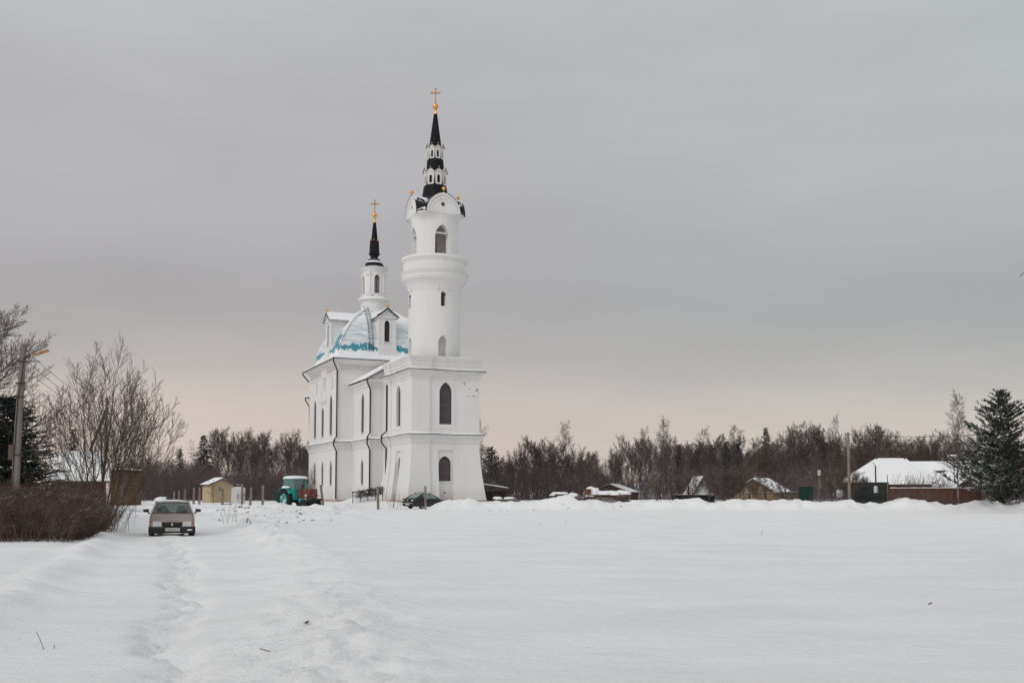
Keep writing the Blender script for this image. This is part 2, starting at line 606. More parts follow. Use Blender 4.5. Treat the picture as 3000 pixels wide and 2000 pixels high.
def height(x, y):
    x, y = np.asarray(x, dtype=np.float64), np.asarray(y, dtype=np.float64)
    w = sst(-17, -13, x)
    mound = .62 * sst(101.2, 104.2, y)
    left = .5 * sst(74, 106, y)
    h = w * mound + (1 - w) * left
    # field beside the road, a little higher than the trodden track
    bl = np.interp(y, [3, 13.75, 22, 33, 40, 60], [-3.9, -6.9, -9.6, -13.2, -15.6, -23])
    br = np.interp(y, [3, 10.8, 16.5, 24, 36, 50, 62], [-.9, -2.4, -3.4, -5.2, -8.9, -13.2, -17])
    near = 1 - sst(48, 60, y)
    n1 = fbm(x * .9, y * .9, 4, 3)
    n2 = fbm(x * 2.4, y * 2.4, 3, 11)
    h = h + near * (.14 * sst(0, 1.4, bl - x) + .13 * sst(-.3, 1.2, x - br))
    h = h + near * np.exp(-((x - bl) / .5) ** 2) * (.03 + .28 * n1 + .10 * (n2 - .5))
    rough_r = np.exp(-((x - br - .45) / .95) ** 2)
    h = h + near * rough_r * (.05 + .62 * np.clip(n1 - .28, 0, 1) + .42 * (np.abs(n2 - .5) - .08) + .3 * (fbm(x * 5 + y, y * 7, 3, 15) - .5)) * (.4 + .35 * sst(20, 9, y) + .5 * sst(24, 40, y))
    # low wind drifts over the field
    h = h + .10 * (fbm(x * .06, y * .16, 3, 5) - .5) * (1 - sst(84, 92, y))
    h = h + .06 * (fbm(x * .35 + y * .1, y * 1.1, 4, 6) - .5)
    # footpath trodden down the middle of the track
    pc = np.interp(y, [3, 9.5, 16, 23.6, 33, 36.5], [-1.6, -3.2, -5.1, -7.5, -10.9, -12.2]) + .12 * np.sin(y * .9)
    pw = np.exp(-((x - pc) / .33) ** 4) * (1 - sst(35, 37, y))
    h = h - pw * (.06 + .34 * (fbm(x * 4.2, y * 3.2, 4, 21) - .42))
    foot = np.exp(-((x - pc - .13 * np.sign(np.sin(y * 4.4))) / .11) ** 2) * np.clip(np.sin(y * 8.8), 0, 1)
    h = h - .09 * foot * pw
    # faint wheel ruts behind and beside the parked car
    for off in (-.68, .68):
        rc = np.interp(y, [34, 42, 60, 80], [-12.4, -13.9, -19.5, -22.5]) + off
        h = h - .10 * np.exp(-((x - rc) / .22) ** 2) * sst(38, 41, y) * (1 - sst(60, 70, y))
    # churned snow between the road and the tractor
    ch = sst(54, 62, y) * (1 - sst(90, 97, y)) * sst(-31, -26, x) * (1 - sst(-10.5, -7.5, x))
    nn = fbm(x * .55, y * .4, 5, 31)
    h = h + ch * (.75 * np.clip(nn - .42, 0, 1) + .20 * (fbm(x * 1.9, y * 1.2, 3, 33) - .5))
    h = h + np.exp(-((x + 17.5) / 4.5) ** 2 - ((y - 74) / 2.2) ** 2) * (.25 + .5 * nn)
    h = h + np.exp(-((x + 17.0) / 3.6) ** 2 - ((y - 80.2) / 1.7) ** 2) * (.3 + .5 * nn)
    # ploughed bank along the far edge of the field
    ry = ridge_y(x)
    lump = fbm(x * .17, y * .12 + 4, 2, 41)
    lump2 = fbm(x * .8, y * .7, 4, 43)
    bk = sst(-8.6, -5.5, x) * (.28 + 1.1 * np.clip(lump - .25, 0, 1) + 1.1 * (lump2 - .42))
    bk = bk + .35 * sst(-24, -20, x) * (1 - sst(-13, -11, x)) * lump2
    fall = np.where(y < ry, np.exp(-((y - ry) / 1.7) ** 2), np.exp(-((y - ry) / 3.4) ** 2))
    h = h + fall * bk
    # heap of cleared snow against the foot of the tower
    h = h + .75 * np.exp(-((x + 1.8) / 1.6) ** 2 - ((y - 99.5) / 1.6) ** 2) * (.6 + .8 * lump2)
    h = h + .8 * np.exp(-((x + 15.6) / 1.7) ** 2 - ((y - 107) / 2.4) ** 2)
    h = h + .45 * np.exp(-((x - xat(2650, 86)) / 2.2) ** 2 - ((y - 86) / 2) ** 2)
    h = h + .45 * np.exp(-((x - xat(2310, 92)) / 1.5) ** 2 - ((y - 92) / 2) ** 2)
    # heap beside the hedge, left of the car
    h = h + .85 * np.exp(-((x + 17.6) / 1.4) ** 2 - ((y - 46) / 3.5) ** 2) * (.7 + .6 * n1)
    h = h + .55 * np.exp(-((x + 13.2 + .1 * (y - 40)) / 1.1) ** 2) * 0
    return h

def hz(x, y):
    return float(height(x, y))

def steps(a, b, f):
    out = [a]
    while out[-1] < b:
        out.append(out[-1] + f(out[-1]))
    return out
gx_in = steps(-40, 44, lambda x: .075 if -15 < x < 0 else (.16 if abs(x) < 30 else .24))
gx = [-x for x in steps(40, 2500, lambda x: max(.3, (x - 39) * .25))][::-1][:-1] + gx_in + [x for x in steps(gx_in[-1] + .3, 2500, lambda x: max(.3, (x - 43) * .25))]
gy = [-400, -60, -8, 0, 2, 3] + steps(3.3, 112, lambda y: min(.05 + .0065 * y, .5)) + steps(113, 3000, lambda y: max(1, (y - 111) * .18))
gx, gy = np.array(gx), np.array(gy)
GX, GY = np.meshgrid(gx, gy)
GZ = height(GX, GY)
nxg, nyg = len(gx), len(gy)
idx = np.arange(nxg * nyg).reshape(nyg, nxg)
quads = np.stack([idx[:-1, :-1], idx[:-1, 1:], idx[1:, 1:], idx[1:, :-1]], -1).reshape(-1, 4)
gm = np_mesh('snow_ground', np.stack([GX, GY, GZ], -1).reshape(-1, 3), quads, 'ground', smooth=True)
g = link('snow_ground', gm)
g['kind'] = 'structure'
g['label'] = 'snow covered field, track and ploughed banks'

# ------------------------------------------------------------------ church
YAW = R(24)
ch = thing('church', 'white church with round bell tower, black spires and snowy teal dome', 'church', (-8.26, 108, 0), YAW)

def lancet(cx, w, z0, zs, za, n=7):
    """pointed window outline, counter-clockwise from lower left"""
    h = za - zs
    hw = w / 2
    rad = max((hw * hw + h * h) / w, hw)
    right = []
    for i in range(n + 1):
        z = zs + h * i / n
        right.append((cx + (hw - rad) + math.sqrt(max(rad * rad - (z - zs) ** 2, 0)), z))
    right[-1] = (cx, za)
    left = [(2 * cx - x, z) for x, z in right[:-1]][::-1]
    return [(cx - hw, z0), (cx + hw, z0)] + right + left

def halfw(w, z0, zs, za, z):
    if z <= zs:
        return w / 2
    h, hw = za - zs, w / 2
    rad = max((hw * hw + h * h) / w, hw)
    return max(0, hw - rad + math.sqrt(max(rad * rad - (z - zs) ** 2, 0)))

WIN_CACHE = {}
def make_window(w, z0, zs, za, style):
    """frame, pane and grille of one window; local x across, z up, y inwards"""
    key = (round(w, 2), round(zs - z0, 2), round(za - zs, 2), style)
    if key in WIN_CACHE:
        return WIN_CACHE[key]
    lp = [(x, z - z0) for x, z in lancet(0, w, z0, zs, za)]
    hs, ha = zs - z0, za - z0
    fr = MB()
    for i in range(len(lp)):
        a, b = lp[i], lp[(i + 1) % len(lp)]
        fr.bar((a[0], 0, a[1]), (b[0], 0, b[1]), .09, .09)
    cols, step = (2, .42) if style != 'fine' else (1, .36)
    for k in range(1, cols):
        x = -w / 2 + w * k / cols
        fr.bar((x, .01, 0), (x, .01, ha * .93), .045, .045)
    if cols == 1:
        fr.bar((0, .01, 0), (0, .01, ha), .05, .05)
    z = step
    while z < ha - .25:
        q = halfw(w, 0, hs, ha, z)
        fr.bar((-q, .02, z), (q, .02, z), .04, .04)
        z += step
    if style == 'fine':
        fr.bar((-w / 2, .02, hs), (0, .02, hs + .25), .04, .04)
        fr.bar((w / 2, .02, hs), (0, .02, hs + .25), .04, .04)
    pn = MB().poly(lp, [], lambda u, v: (u, .06, v))
    gr = None
    if style == 'grille':
        gr = MB()
        nx = max(2, round(w / .27))
        cell = w / nx
        z = cell * .5
        r_ = cell * .42
        while z < ha - .2:
            q = halfw(w, 0, hs, ha, z)
            for i in range(nx):
                x = -w / 2 + cell * (i + .5)
                if abs(x) + r_ * .8 < q:
                    pts = [(x + r_ * math.cos(t * math.pi / 4), -.09, z + r_ * math.sin(t * math.pi / 4)) for t in range(9)]
                    gr.tube(pts, .016, 3, cap=False)
                    gr.bar((x - cell / 2, -.09, z - cell * .45), (x + cell / 2, -.09, z + cell * .45), .02, .02)
            z += cell * .98
        z = 0.02
        while z < ha - .3:
            q = halfw(w, 0, hs, ha, z)
            gr.bar((-q, -.1, z), (q, -.1, z), .03, .03)
            z += cell * 3.92
    res = (fr.mesh('window', 'iron'), pn.mesh('pane', 'lglass' if style == 'fine' else 'wglass'), gr.mesh('grille', 'grille') if gr else None)
    WIN_CACHE[key] = res
    return res

def put_window(loc, rz, w, z0, zs, za, style='grille'):
    f, p, g_ = make_window(w, z0, zs, za, style)
    o = link('window', f, ch)
    o.location = loc
    o.rotation_euler = (0, 0, rz)
    link('pane', p, o)
    if g_:
        link('grille', g_, o)
        s_ = MB().loft([[(-w / 2 * k, y, z) for y, z in ((-.34, .0), (-.3, .07), (-.12, .1), (-.01, .12), (-.01, .0))] for k in (-1, -.3, .4, 1)])
        s_.build('sill_snow', 'snow', o, smooth=50)
    return o

def face_fn(a, b):
    """carry (u along the edge, z, depth inwards) to space for a wall edge a->b with its outside on the right hand"""
    a, b = Vector(a), Vector(b)
    d = (b - a).normalized()
    nrm = Vector((d.y, -d.x))
    return lambda u, z, dep=0.: (a.x + d.x * u - nrm.x * dep, a.y + d.y * u - nrm.y * dep, z), (b - a).length, math.atan2(d.y, d.x)

def wall_face(mb, a, b, z0, z1, wins=(), depth=.27, mi=0, trim=True):
    """wins: (u centre, width, sill z, springing z, apex z, style or None)"""
    fn, L, ang = face_fn(a, b)
    holes = [lancet(u, w, s0, s1, s2) for u, w, s0, s1, s2, st in wins]
    mb.poly([(0, z0), (L, z0), (L, z1), (0, z1)], holes, lambda u, v: fn(u, v), mi)
    for (u, w, s0, s1, s2, st), lp in zip(wins, holes):
        mb.reveal(lp, fn, 0, depth, mi)
        if st:
            p = fn(u, s0, depth - .12)
            put_window(p, ang, w - .02, s0, s1, s2, st)
        else:
            mb.poly(lp, [], lambda a_, b_: fn(a_, b_, depth), mi)
        if trim:
            big = lancet(u, w + .36, s0 - .16, s1, s2 + .26)
            mb.poly(big, [lp], lambda a_, b_: fn(a_, b_, -.04), mi)
            mb.reveal(big, fn, 0, -.04, mi)
            mb.reveal(lp, fn, 0, -.04, mi)
    return fn, ang

# --- tower base: battered lower storey, pilastered upper storey
TF = 5.2
tb = MB()
REC = .14
def batter(z):
    return .62 * max(0, (5.9 - z) / 5.5) ** 1.35
lev = [.3, 1.2, 2.1, 3.0, 3.9, 4.8, 5.9]
def strip(fn_pt, u0, u1, rec, push0, push1):
    """one vertical strip of a battered wall; fn_pt(u, z, out)"""
    for za_, zb_ in zip(lev, lev[1:]):
        oa, ob = batter(za_) - rec, batter(zb_) - rec
        qa, qb = batter(za_), batter(zb_)
        tb.add([fn_pt(u0 - push0 * qa, za_, oa), fn_pt(u1 + push1 * qa, za_, oa), fn_pt(u1 + push1 * qb, zb_, ob), fn_pt(u0 - push0 * qb, zb_, ob)], [(0, 1, 2, 3)])
def tower_side(a, b, bay0, bay1, win_c, low=True):
    fn, L, ang = face_fn(a, b)
    fp = lambda u, z, out: fn(u, z, -out)
    n0, n1 = win_c - .8, win_c + .8
    strip(fp, 0, bay0, 0, 1, 0)
    strip(fp, bay0, n0, REC, 0, 0)
    strip(fp, n1, bay1, REC, 0, 0)
    strip(fp, bay1, L, 0, 0, 1)
    for u in (bay0, bay1, n0, n1):                       # the little returns of the bay and of the niche
        out_f = (lambda z: batter(z)) if u in (bay0, bay1) else (lambda z: batter(z) - REC)
        in_f = (lambda z: batter(z) - REC) if u in (bay0, bay1) else (lambda z: -.32)
        for za_, zb_ in zip(lev, lev[1:]):
            tb.add([fp(u, za_, out_f(za_)), fp(u, za_, in_f(za_)), fp(u, zb_, in_f(zb_)), fp(u, zb_, out_f(zb_))], [(0, 1, 2, 3)])
    # niche back with the lower window, niche head
    lp = lancet(win_c, 1.36, 2.62, 4.45, 5.3)
    tb.poly([(n0, .3), (n1, .3), (n1, 5.9), (n0, 5.9)], [lp], lambda u, v: fn(u, v, .32))
    tb.reveal(lp, fn, .32, .75)
    big = lancet(win_c, 1.5, 2.5, 4.45, 5.45)
    tb.poly(big, [lp], lambda u, v: fn(u, v, .28))
    tb.reveal(big, fn, .32, .28)
    tb.reveal(lp, fn, .32, .28)
    put_window(fn(win_c, 2.62, .55), ang, 1.34, 2.62, 4.45, 5.3)
    tb.add([fn(n0, 5.9, REC), fn(n1, 5.9, REC), fn(n1, 5.9, .32), fn(n0, 5.9, .32)], [(0, 1, 2, 3)])
    # strips above the niche
    for u0, u1, rec in ((0, bay0, 0), (bay0, bay1, REC), (bay1, L, 0)):
        tb.add([fn(u0, 5.9, rec), fn(u1, 5.9, rec), fn(u1, 7.6, rec), fn(u0, 7.6, rec)], [(0, 1, 2, 3)])
        if rec:
            lp = lancet(win_c, 1.38, 8.45, 11.8, 12.87)
            tb.poly([(u0, 7.6), (u1, 7.6), (u1, 14.1), (u0, 14.1)], [lp], lambda u, v: fn(u, v, rec))
            tb.reveal(lp, fn, rec, .75)
            big = lancet(win_c, 1.95, 8.15, 11.8, 13.3)
            tb.poly(big, [lp], lambda u, v: fn(u, v, rec - .05))
            tb.reveal(big, fn, rec, rec - .05)
            tb.reveal(lp, fn, rec, rec - .05)
            put_window(fn(win_c, 8.45, .42), ang, 1.36, 8.45, 11.8, 12.87)
        else:
            tb.add([fn(u0, 7.6, 0), fn(u1, 7.6, 0), fn(u1, 14.1, 0), fn(u0, 14.1, 0)], [(0, 1, 2, 3)])
    for u in (bay0, bay1):
        tb.add([fn(u, 5.9, 0), fn(u, 5.9, REC), fn(u, 14.1, REC), fn(u, 14.1, 0)], [(0, 1, 2, 3)])
h_ = 3.7
tower_side((-h_, -h_), (h_, -h_), 1.95, 5.45, 3.7)
tower_side((h_, -h_), (h_, TF), 2.35, 7.1, 4.7)
tower_side((-h_, TF), (-h_, -h_), 1.8, 6.55, 4.2)
tb.add([(-h_, TF, .3), (h_, TF, .3), (h_, TF, 14.1), (-h_, TF, 14.1)], [(0, 1, 2, 3)])
tb.box(-h_ - .61, h_ + .61, -h_ - .61, TF + .4, -.2, .31)
tb.build('tower_base', 'plaster', ch)
pl = MB()
pl.box(-h_ - .66, h_ + .66, -h_ - .66, TF + .5, -.3, .78)
pl.build('plinth', 'plinth', ch, label='bare brick footing under the tower')
t_plan = [(-h_, -h_), (-1.75, -h_), (-1.75, -h_ + REC), (1.75, -h_ + REC), (1.75, -h_), (h_, -h_), (h_, -1.35), (h_ - REC, -1.35), (h_ - REC, 3.4),
          (h_, 3.4), (h_, TF), (-h_, TF), (-h_, 3.4), (-h_ + REC, 3.4), (-h_ + REC, -1.0), (-h_, -1.0)]
mb = MB()
mb.ring(t_plan, [(0, 6.55), (.06, 6.6), (.10, 6.85), (.22, 7.15), (.42, 7.35), (.44, 7.44)])
mb.ring(t_plan, [(0, 13.1), (.05, 13.15), (.07, 13.35), (.2, 13.5), (.24, 13.7), (.42, 13.85), (.5, 14.02)])
mb.ring(t_plan, [(.12, 14.0), (.12, 14.55), (.18, 14.6), (.18, 14.95), (.26, 15.0), (.26, 15.2), (.34, 15.25), (.34, 15.45), (-.5, 15.45), (-.5, 14.2)])
mb.build('cornice', 'plaster2', ch, label='stepped cornice and parapet of the square tower base')
def ledge_snow(plan, z, out, inn=0., th=.22, seed=0, closed=True):
    """snow lying on a ledge: a lumpy wedge carried round the plan"""
    s_ = MB()
    s_.ring(plan, [(out, z), (out + .02, z + th * .35), (out * .6, z + th * .8), (inn + .02, z + th * 1.15)], closed=closed)
    return s_
ledge_snow(t_plan, 7.5, .44).build('ledge_snow', 'snow', ch, smooth=True)
ledge_snow(t_plan, 14.08, .5, .1, .16).build('ledge_snow', 'snow', ch, smooth=True)
mb = MB()
mb.ring(t_plan, [(.36, 15.452), (.35, 15.5), (.1, 15.53), (-.4, 15.5)])
mb.build('ledge_snow', 'snow', ch, smooth=True)
for z, o_ in ((7.44, .47), (14.02, .6)):
    MB().ring(t_plan, [(o_ - .12, z), (o_, z), (o_, z + .05), (o_ - .12, z + .05), (o_ - .14, z)]).build('metal_flashing', 'pipe', ch)
mb = MB()                                                    # spalled spots and the vent hole
rnd = random.Random(5)
for (u, z, r_) in [(3.4, 12.15, .12), (1.98, 12.9, .07), (2.05, 12.72, .06), (1.86, 12.85, .05), (2.15, 12.8, .05), (2.6, 12.3, .06), (2.95, 11.5, .06), (2.7, 11.5, .05),
                   (3.1, 11.52, .06), (3.42, 11.5, .05), (2.35, 11.5, .06), (3.0, 11.6, .04), (3.2, 10.9, .04), (3.6, 11.9, .05)]:
    n = 7
    yy = -h_ - .006 if u > 1.75 else -h_ + REC - .006
    mb.add([(u + r_ * (.5 + rnd.random() * .6) * math.cos(t * 6.283 / n), yy, z + r_ * (.5 + rnd.random() * .9) * math.sin(t * 6.283 / n)) for t in range(n)], [tuple(range(n))])
mb.add([(.0 + .1 * math.cos(t * .785), -h_ + .314, 1.55 + .1 * math.sin(t * .785)) for t in range(8)], [tuple(range(8))])
mb.build('spalled_spots', 'iron', ch)['kind'] = 'stuff'

# --- round drum, gallery and open belfry
def cyl_wall(mb, r, z0, z1, n, opens, mi=0, depth=.6, inner=None, reveal=True):
    """opens: (angle, width, z0, zs, za); columns are cut exactly at the openings"""
    br = set(round(2 * math.pi * k / n, 5) for k in range(n))
    for a, w, s0, s1, s2 in opens:
        ha = math.asin(w / 2 / r)
        br = {t for t in br if abs((t - a + math.pi) % (2 * math.pi) - math.pi) > ha + .01}
        for k in range(-6, 7):
            br.add(round((a + ha * math.sin(k / 6 * math.pi / 2)) % (2 * math.pi), 5))
    br = sorted(br)
    P = lambda t, z, rr=r: (rr * math.cos(t), rr * math.sin(t), z)
    for i, t0 in enumerate(br):
        t1 = br[(i + 1) % len(br)]
        if t1 < t0:
            t1 += 2 * math.pi
        tm_ = (t0 + t1) / 2
        cuts = []
        for a, w, s0, s1, s2 in opens:
            df = lambda t: (t - a + math.pi) % (2 * math.pi) - math.pi
            if abs(df(tm_)) < math.asin(w / 2 / r):
                def top(t):
                    x = abs(r * math.sin(df(t)))
                    hh, hw = s2 - s1, w / 2
                    rad = max((hw * hw + hh * hh) / w, hw)
                    return s1 + math.sqrt(max(rad * rad - (x + rad - hw) ** 2, 0))
                cuts.append((s0, top(t0), top(t1)))
        cuts.sort()
        lo = (z0, z0)
        for s0, ta, tb_ in cuts:
            if s0 > lo[0] + .01:
                mb.add([P(t0, lo[0]), P(t1, lo[1]), P(t1, s0), P(t0, s0)], [(0, 1, 2, 3)], mi)
                if reveal:
                    mb.add([P(t0, s0), P(t1, s0), P(t1, s0, r - depth), P(t0, s0, r - depth)], [(0, 1, 2, 3)], mi)
            if reveal:
                mb.add([P(t0, ta), P(t1, tb_), P(t1, tb_, r - depth), P(t0, ta, r - depth)], [(0, 1, 2, 3)], mi)
            lo = (ta, tb_)
        mb.add([P(t0, lo[0]), P(t1, lo[1]), P(t1, z1), P(t0, z1)], [(0, 1, 2, 3)], mi)
    if reveal:
        for a, w, s0, s1, s2 in opens:
            ha = math.asin(w / 2 / r)
            for sg in (-1, 1):
                t = a + sg * ha
                mb.add([P(t, s0), P(t, s1), P(t, s1, r - depth), P(t, s0, r - depth)], [(0, 1, 2, 3)], mi)
    return mb

CARD = [-math.pi / 2, 0, math.pi / 2, math.pi]
mb = MB()
cyl_wall(mb, 2.75, 14.9, 22.6, 64, [(a, .62, 20.9, 22.1, 22.75 - .25) for a in CARD] + [(a, 1.05, 15.0, 17.05, 17.86) for a in CARD], depth=.75)
mb.lathe([(2.75, 22.6), (2.78, 22.62), (2.78, 22.7), (2.84, 22.9), (2.98, 23.3), (3.2, 23.65), (3.42, 23.85), (3.46, 24.05), (3.5, 24.1), (3.5, 24.35), (3.58, 24.4), (3.58, 24.55), (3.4, 24.62),
          (3.34, 24.7), (3.34, 25.75), (3.42, 25.78), (3.42, 25.95), (3.53, 26.0), (3.53, 26.22), (3.5, 26.3), (2.2, 26.32)], 72)
mb.build('tower_drum', 'plaster', ch, smooth=35)
# hood over each small drum window
mb = MB()
for a in CARD:
    for rr, o_ in ((.50, .03),):
        c_, s_ = math.cos(a), math.sin(a)
        pts = []
        for k in range(13):
            t = math.pi * k / 12
            x, z = rr * math.cos(t), 23.25 + rr * math.sin(t)
            rad = 2.8 + .32 * max(0, (z - 22.7)) ** 1.2 * .6
            th = x / rad
            pts.append((rad * math.cos(a + th), rad * math.sin(a + th), z))
        base = [(2.8 * math.cos(a + s2 * .5 / 2.8), 2.8 * math.sin(a + s2 * .5 / 2.8), 22.55) for s2 in (1, -1)]
        mb.tube([base[0]] + pts + [base[1]], .05, 5)
mb.tube([(3.6 * math.cos(t / 36 * 2 * math.pi), 3.6 * math.sin(t / 36 * 2 * math.pi), 24.62) for t in range(37)], .07, 6)
mb.build('moulding', 'plaster2', ch, smooth=True)
for a in CARD:
    p = (2.2 * math.cos(a), 2.2 * math.sin(a), 20.9)
    put_window(p, a + math.pi / 2, .6, 20.9, 22.1, 22.5, 'grille')
mb = MB().lathe([(2.05, 14.9), (2.05, 20.5)], 32)
mb.build('drum_lining', 'inside', ch)
# belfry
BO = [(a, 1.62, 26.2, 28.3, 29.66) for a in CARD]
mb = MB()
cyl_wall(mb, 2.47, 26.2, 30.0, 64, BO, depth=.62)
def oct_r(t, R_=2.72, hw=1.9):
    c_, s_ = abs(math.cos(t)), abs(math.sin(t))
    return min(R_ / max(c_, 1e-6), R_ / max(s_, 1e-6), (R_ + hw) / (c_ + s_))
secs = []
for k, z in ((0, 29.95), (.02, 30.22), (.05, 30.28), (.08, 30.36), (.3, 30.46), (.34, 30.55), (.62, 30.64), (.68, 30.72), (.97, 30.82)):
    ring_ = []
    for j in range(96):
        t = 2 * math.pi * j / 96
        rr = 2.47 * (1 - k) + (oct_r(t) - .1) * k
        ring_.append((rr * math.cos(t), rr * math.sin(t), z))
    secs.append(ring_)
mb.loft(secs, closed=True)
mb.build('belfry', 'plaster', ch, smooth=32)
mb = MB()
cyl_wall(mb, 1.85, 26.2, 29.9, 48, BO, reveal=False)
mb.lathe([(1.85, 29.9), (1.5, 30.4), (.8, 30.8), (0.01, 30.9)], 32)
mb.lathe([(1.9, 26.25), (.01, 26.25)], 32)
mb.build('belfry_lining', 'inside', ch, smooth=True)
for a in CARD:                                              # tie beam across each opening
    o = MB().box(-.86, .86, -.09, .09, -.09, .09).build('tie_beam', 'plaster2', ch)
    o.location = (2.15 * math.cos(a), 2.15 * math.sin(a), 28.75)
    o.rotation_euler = (0, 0, a + math.pi / 2)
bell = MB().lathe([(.02, .62), (.10, .6), (.16, .5), (.2, .3), (.27, .12), (.36, 0), (.33, 0), (.2, .15)], 20).tube([(0, 0, .6), (0, 0, 1.1)], .03, 5).build('bell', 'copper', ch, smooth=True)
bell.location = (0, 0, 27.7)

def gable_arch(n=20):
    """arched gable outline from lower left to lower right: steep shoulders, round head"""
    pts = []
    for k in range(n + 1):
        t = math.pi * (1 - k / n)
        pts.append((1.9 * math.cos(t) * (1 - .05 * math.sin(t)), 30.82 + 2.18 * (.88 * math.sin(t) ** .88 + .12 * (1 - abs(math.cos(t))))))
    return pts
GA = gable_arch()
gm_ = MB()
circ = lambda cx, cz, r_, n=14: [(cx + r_ * math.cos(2 * math.pi * k / n), cz + r_ * math.sin(2 * math.pi * k / n)) for k in range(n)]
outer = [(-1.9, 30.75), (1.9, 30.75)] + GA[::-1]
oc = circ(0, 31.75, .24)
gm_.poly(outer, [oc], lambda u, v: (u, -2.6, v))
gm_.reveal(oc, lambda u, z, d: (u, -2.6 + d, z), 0, .5)
gm_.poly(oc, [], lambda u, v: (u, -2.12, v), 1)
for sc_, yo in ((1.0, -2.72), (.84, -2.66)):                 # archivolt in two steps
    o_, i_ = [((x) * sc_, 30.75 + (z - 30.75) * sc_) for x, z in GA], [((x) * (sc_ - .13), 30.75 + (z - 30.75) * (sc_ - .13)) for x, z in GA]
    gm_.loft([[(x, yo + .12, z) for x, z in o_], [(x, yo, z) for x, z in o_], [(x, yo, z) for x, z in i_], [(x, yo + .12, z) for x, z in i_]])
gm_.add([(.02 + .04 * math.cos(t), -2.61, 31.1 + .04 * math.sin(t)) for t in range(6)], [tuple(range(6))], 1)
gmesh = gm_.mesh('gable', ['plaster', 'iron'], False)
rf = MB()
rf.loft([[(x * 1.01, -2.75, 30.75 + (z - 30.75) * 1.006 + .015) for x, z in GA], [(x * 1.01, -1.9, 30.75 + (z - 30.75) * 1.0 + .03) for x, z in GA], [(x * .9, -.2, 30.75 + (z - 30.75) * .97 + .03) for x, z in GA]])
rf.loft([[(x * 1.01, -2.75, 30.75 + (z - 30.75) * 1.006 + .015) for x, z in GA], [(x * 1.0, -2.75, 30.75 + (z - 30.75) * 1.0 - .03) for x, z in GA]])
rmesh = rf.mesh('gable_roof', 'black_snow', 40)
bmesh_ = MB().ball((0, 0, .32), .2, 16).tube([(0, 0, -.1), (0, 0, .3)], .03, 6).mesh('gilded_ball', 'gold', True)
for k in range(4):
    o = link('gable', gmesh, ch)
    o.rotation_euler = (0, 0, k * math.pi / 2)
    q = link('gable_roof', rmesh, o)
    b_ = link('gilded_ball', bmesh_, o)
    b_.location = (0, -2.66, 33.06)
for k in range(4):
    c_, s_ = math.cos(k * math.pi / 2), math.sin(k * math.pi / 2)
    rot = lambda x, y, z: (x * c_ - y * s_, x * s_ + y * c_, z)
    A = [(-1.9, -2.6), (-2.6, -1.9)]
    mb = MB()
    mb.add([rot(*A[0], 30.75), rot(*A[1], 30.75), rot(*A[1], 31.02), rot(*A[0], 31.02)], [(0, 1, 2, 3)], 0)
    mb.add([rot(-1.95, -2.7, 30.98), rot(-2.7, -1.95, 30.98), rot(-1.5, -.9, 32.2), rot(-.9, -1.5, 32.2)], [(0, 1, 2, 3)], 1)
    mb.add([rot(-1.95, -2.7, 30.98), rot(-2.7, -1.95, 30.98), rot(-2.65, -1.9, 30.92), rot(-1.9, -2.65, 30.92)], [(0, 1, 2, 3)], 2)
    mb.build('valley', ['plaster', 'black_snow', 'pipe'], ch)
# spire
SP = [(1.44, 31.3), (1.44, 32.75), (1.5, 32.8), (1.38, 33.1), (1.2, 34.25), (.93, 36.09), (.84, 37.3), (.62, 38.8), (.165, 42.28)]
mb = MB().lathe(SP, 8, 0, .5)
for k in range(8):
    t = (k + .5) * math.pi / 4
    mb.tube([(r_ * math.cos(t), r_ * math.sin(t), z) for r_, z in SP[3:]], .025, 4)
mb.build('spire', 'black', ch, label='black octagonal spire of the bell tower')
for (z, r_) in ((32.83, 1.47),):
    s_ = MB()
    for j in (4, 5, 6):
        t0, t1 = (j + .55) * math.pi / 4, (j + 1.45) * math.pi / 4
        s_.add([(r_ * math.cos(t), r_ * math.sin(t), z) for t in (t0, t1)] + [(1.33 * math.cos(t), 1.33 * math.sin(t), z + .12) for t in (t1, t0)], [(0, 1, 2, 3)])
    s_.build('ledge_snow', 'snow', ch)
def dormer_mesh(w, h, dep):
    d_ = MB()
    lp = lancet(0, w * .42, h * .12, h * .62, h * .76)
    d_.poly([(-w / 2 * .9, 0), (w / 2 * .9, 0), (w / 2 * 1.05, h), (-w / 2 * 1.05, h)], [lp], lambda u, v: (u, 0, v))
    d_.reveal(lp, lambda u, z, q: (u, q, z), 0, .14)
    d_.poly(lp, [], lambda u, v: (u, .14, v), 2)
    for s_ in (-1, 1):
        d_.add([(s_ * w / 2 * .9, 0, 0), (s_ * w / 2 * .9, dep, 0), (s_ * w / 2 * 1.05, dep, h), (s_ * w / 2 * 1.05, 0, h)], [(0, 1, 2, 3)])
    d_.add([(-w / 2 * .9, 0, 0), (w / 2 * .9, 0, 0), (w / 2 * .9, dep, 0), (-w / 2 * .9, dep, 0)], [(0, 1, 2, 3)])
    d_.box(-w * .58, w * .58, -.05, dep, h - .02, h + .08)
    ap = h + w * .52
    d_.add([(-w * .6, -.06, h + .08), (w * .6, -.06, h + .08), (0, -.06, ap)], [(0, 1, 2)])
    for s_ in (-1, 1):
        d_.add([(s_ * w * .68, -.13, h + .04), (0, -.13, ap + .04), (0, dep + .4, ap + .04), (s_ * w * .68, dep + .4, h + .04)], [(0, 1, 2, 3)], 1)
        d_.bar((s_ * w * .68, -.13, h + .03), (0, -.13, ap + .03), .05, .04, 2)
    d_.ball((0, -.08, ap + .12), .075, 8, 3)
    return d_.mesh('spire_dormer', ['plaster', 'snow', 'black', 'copper'])
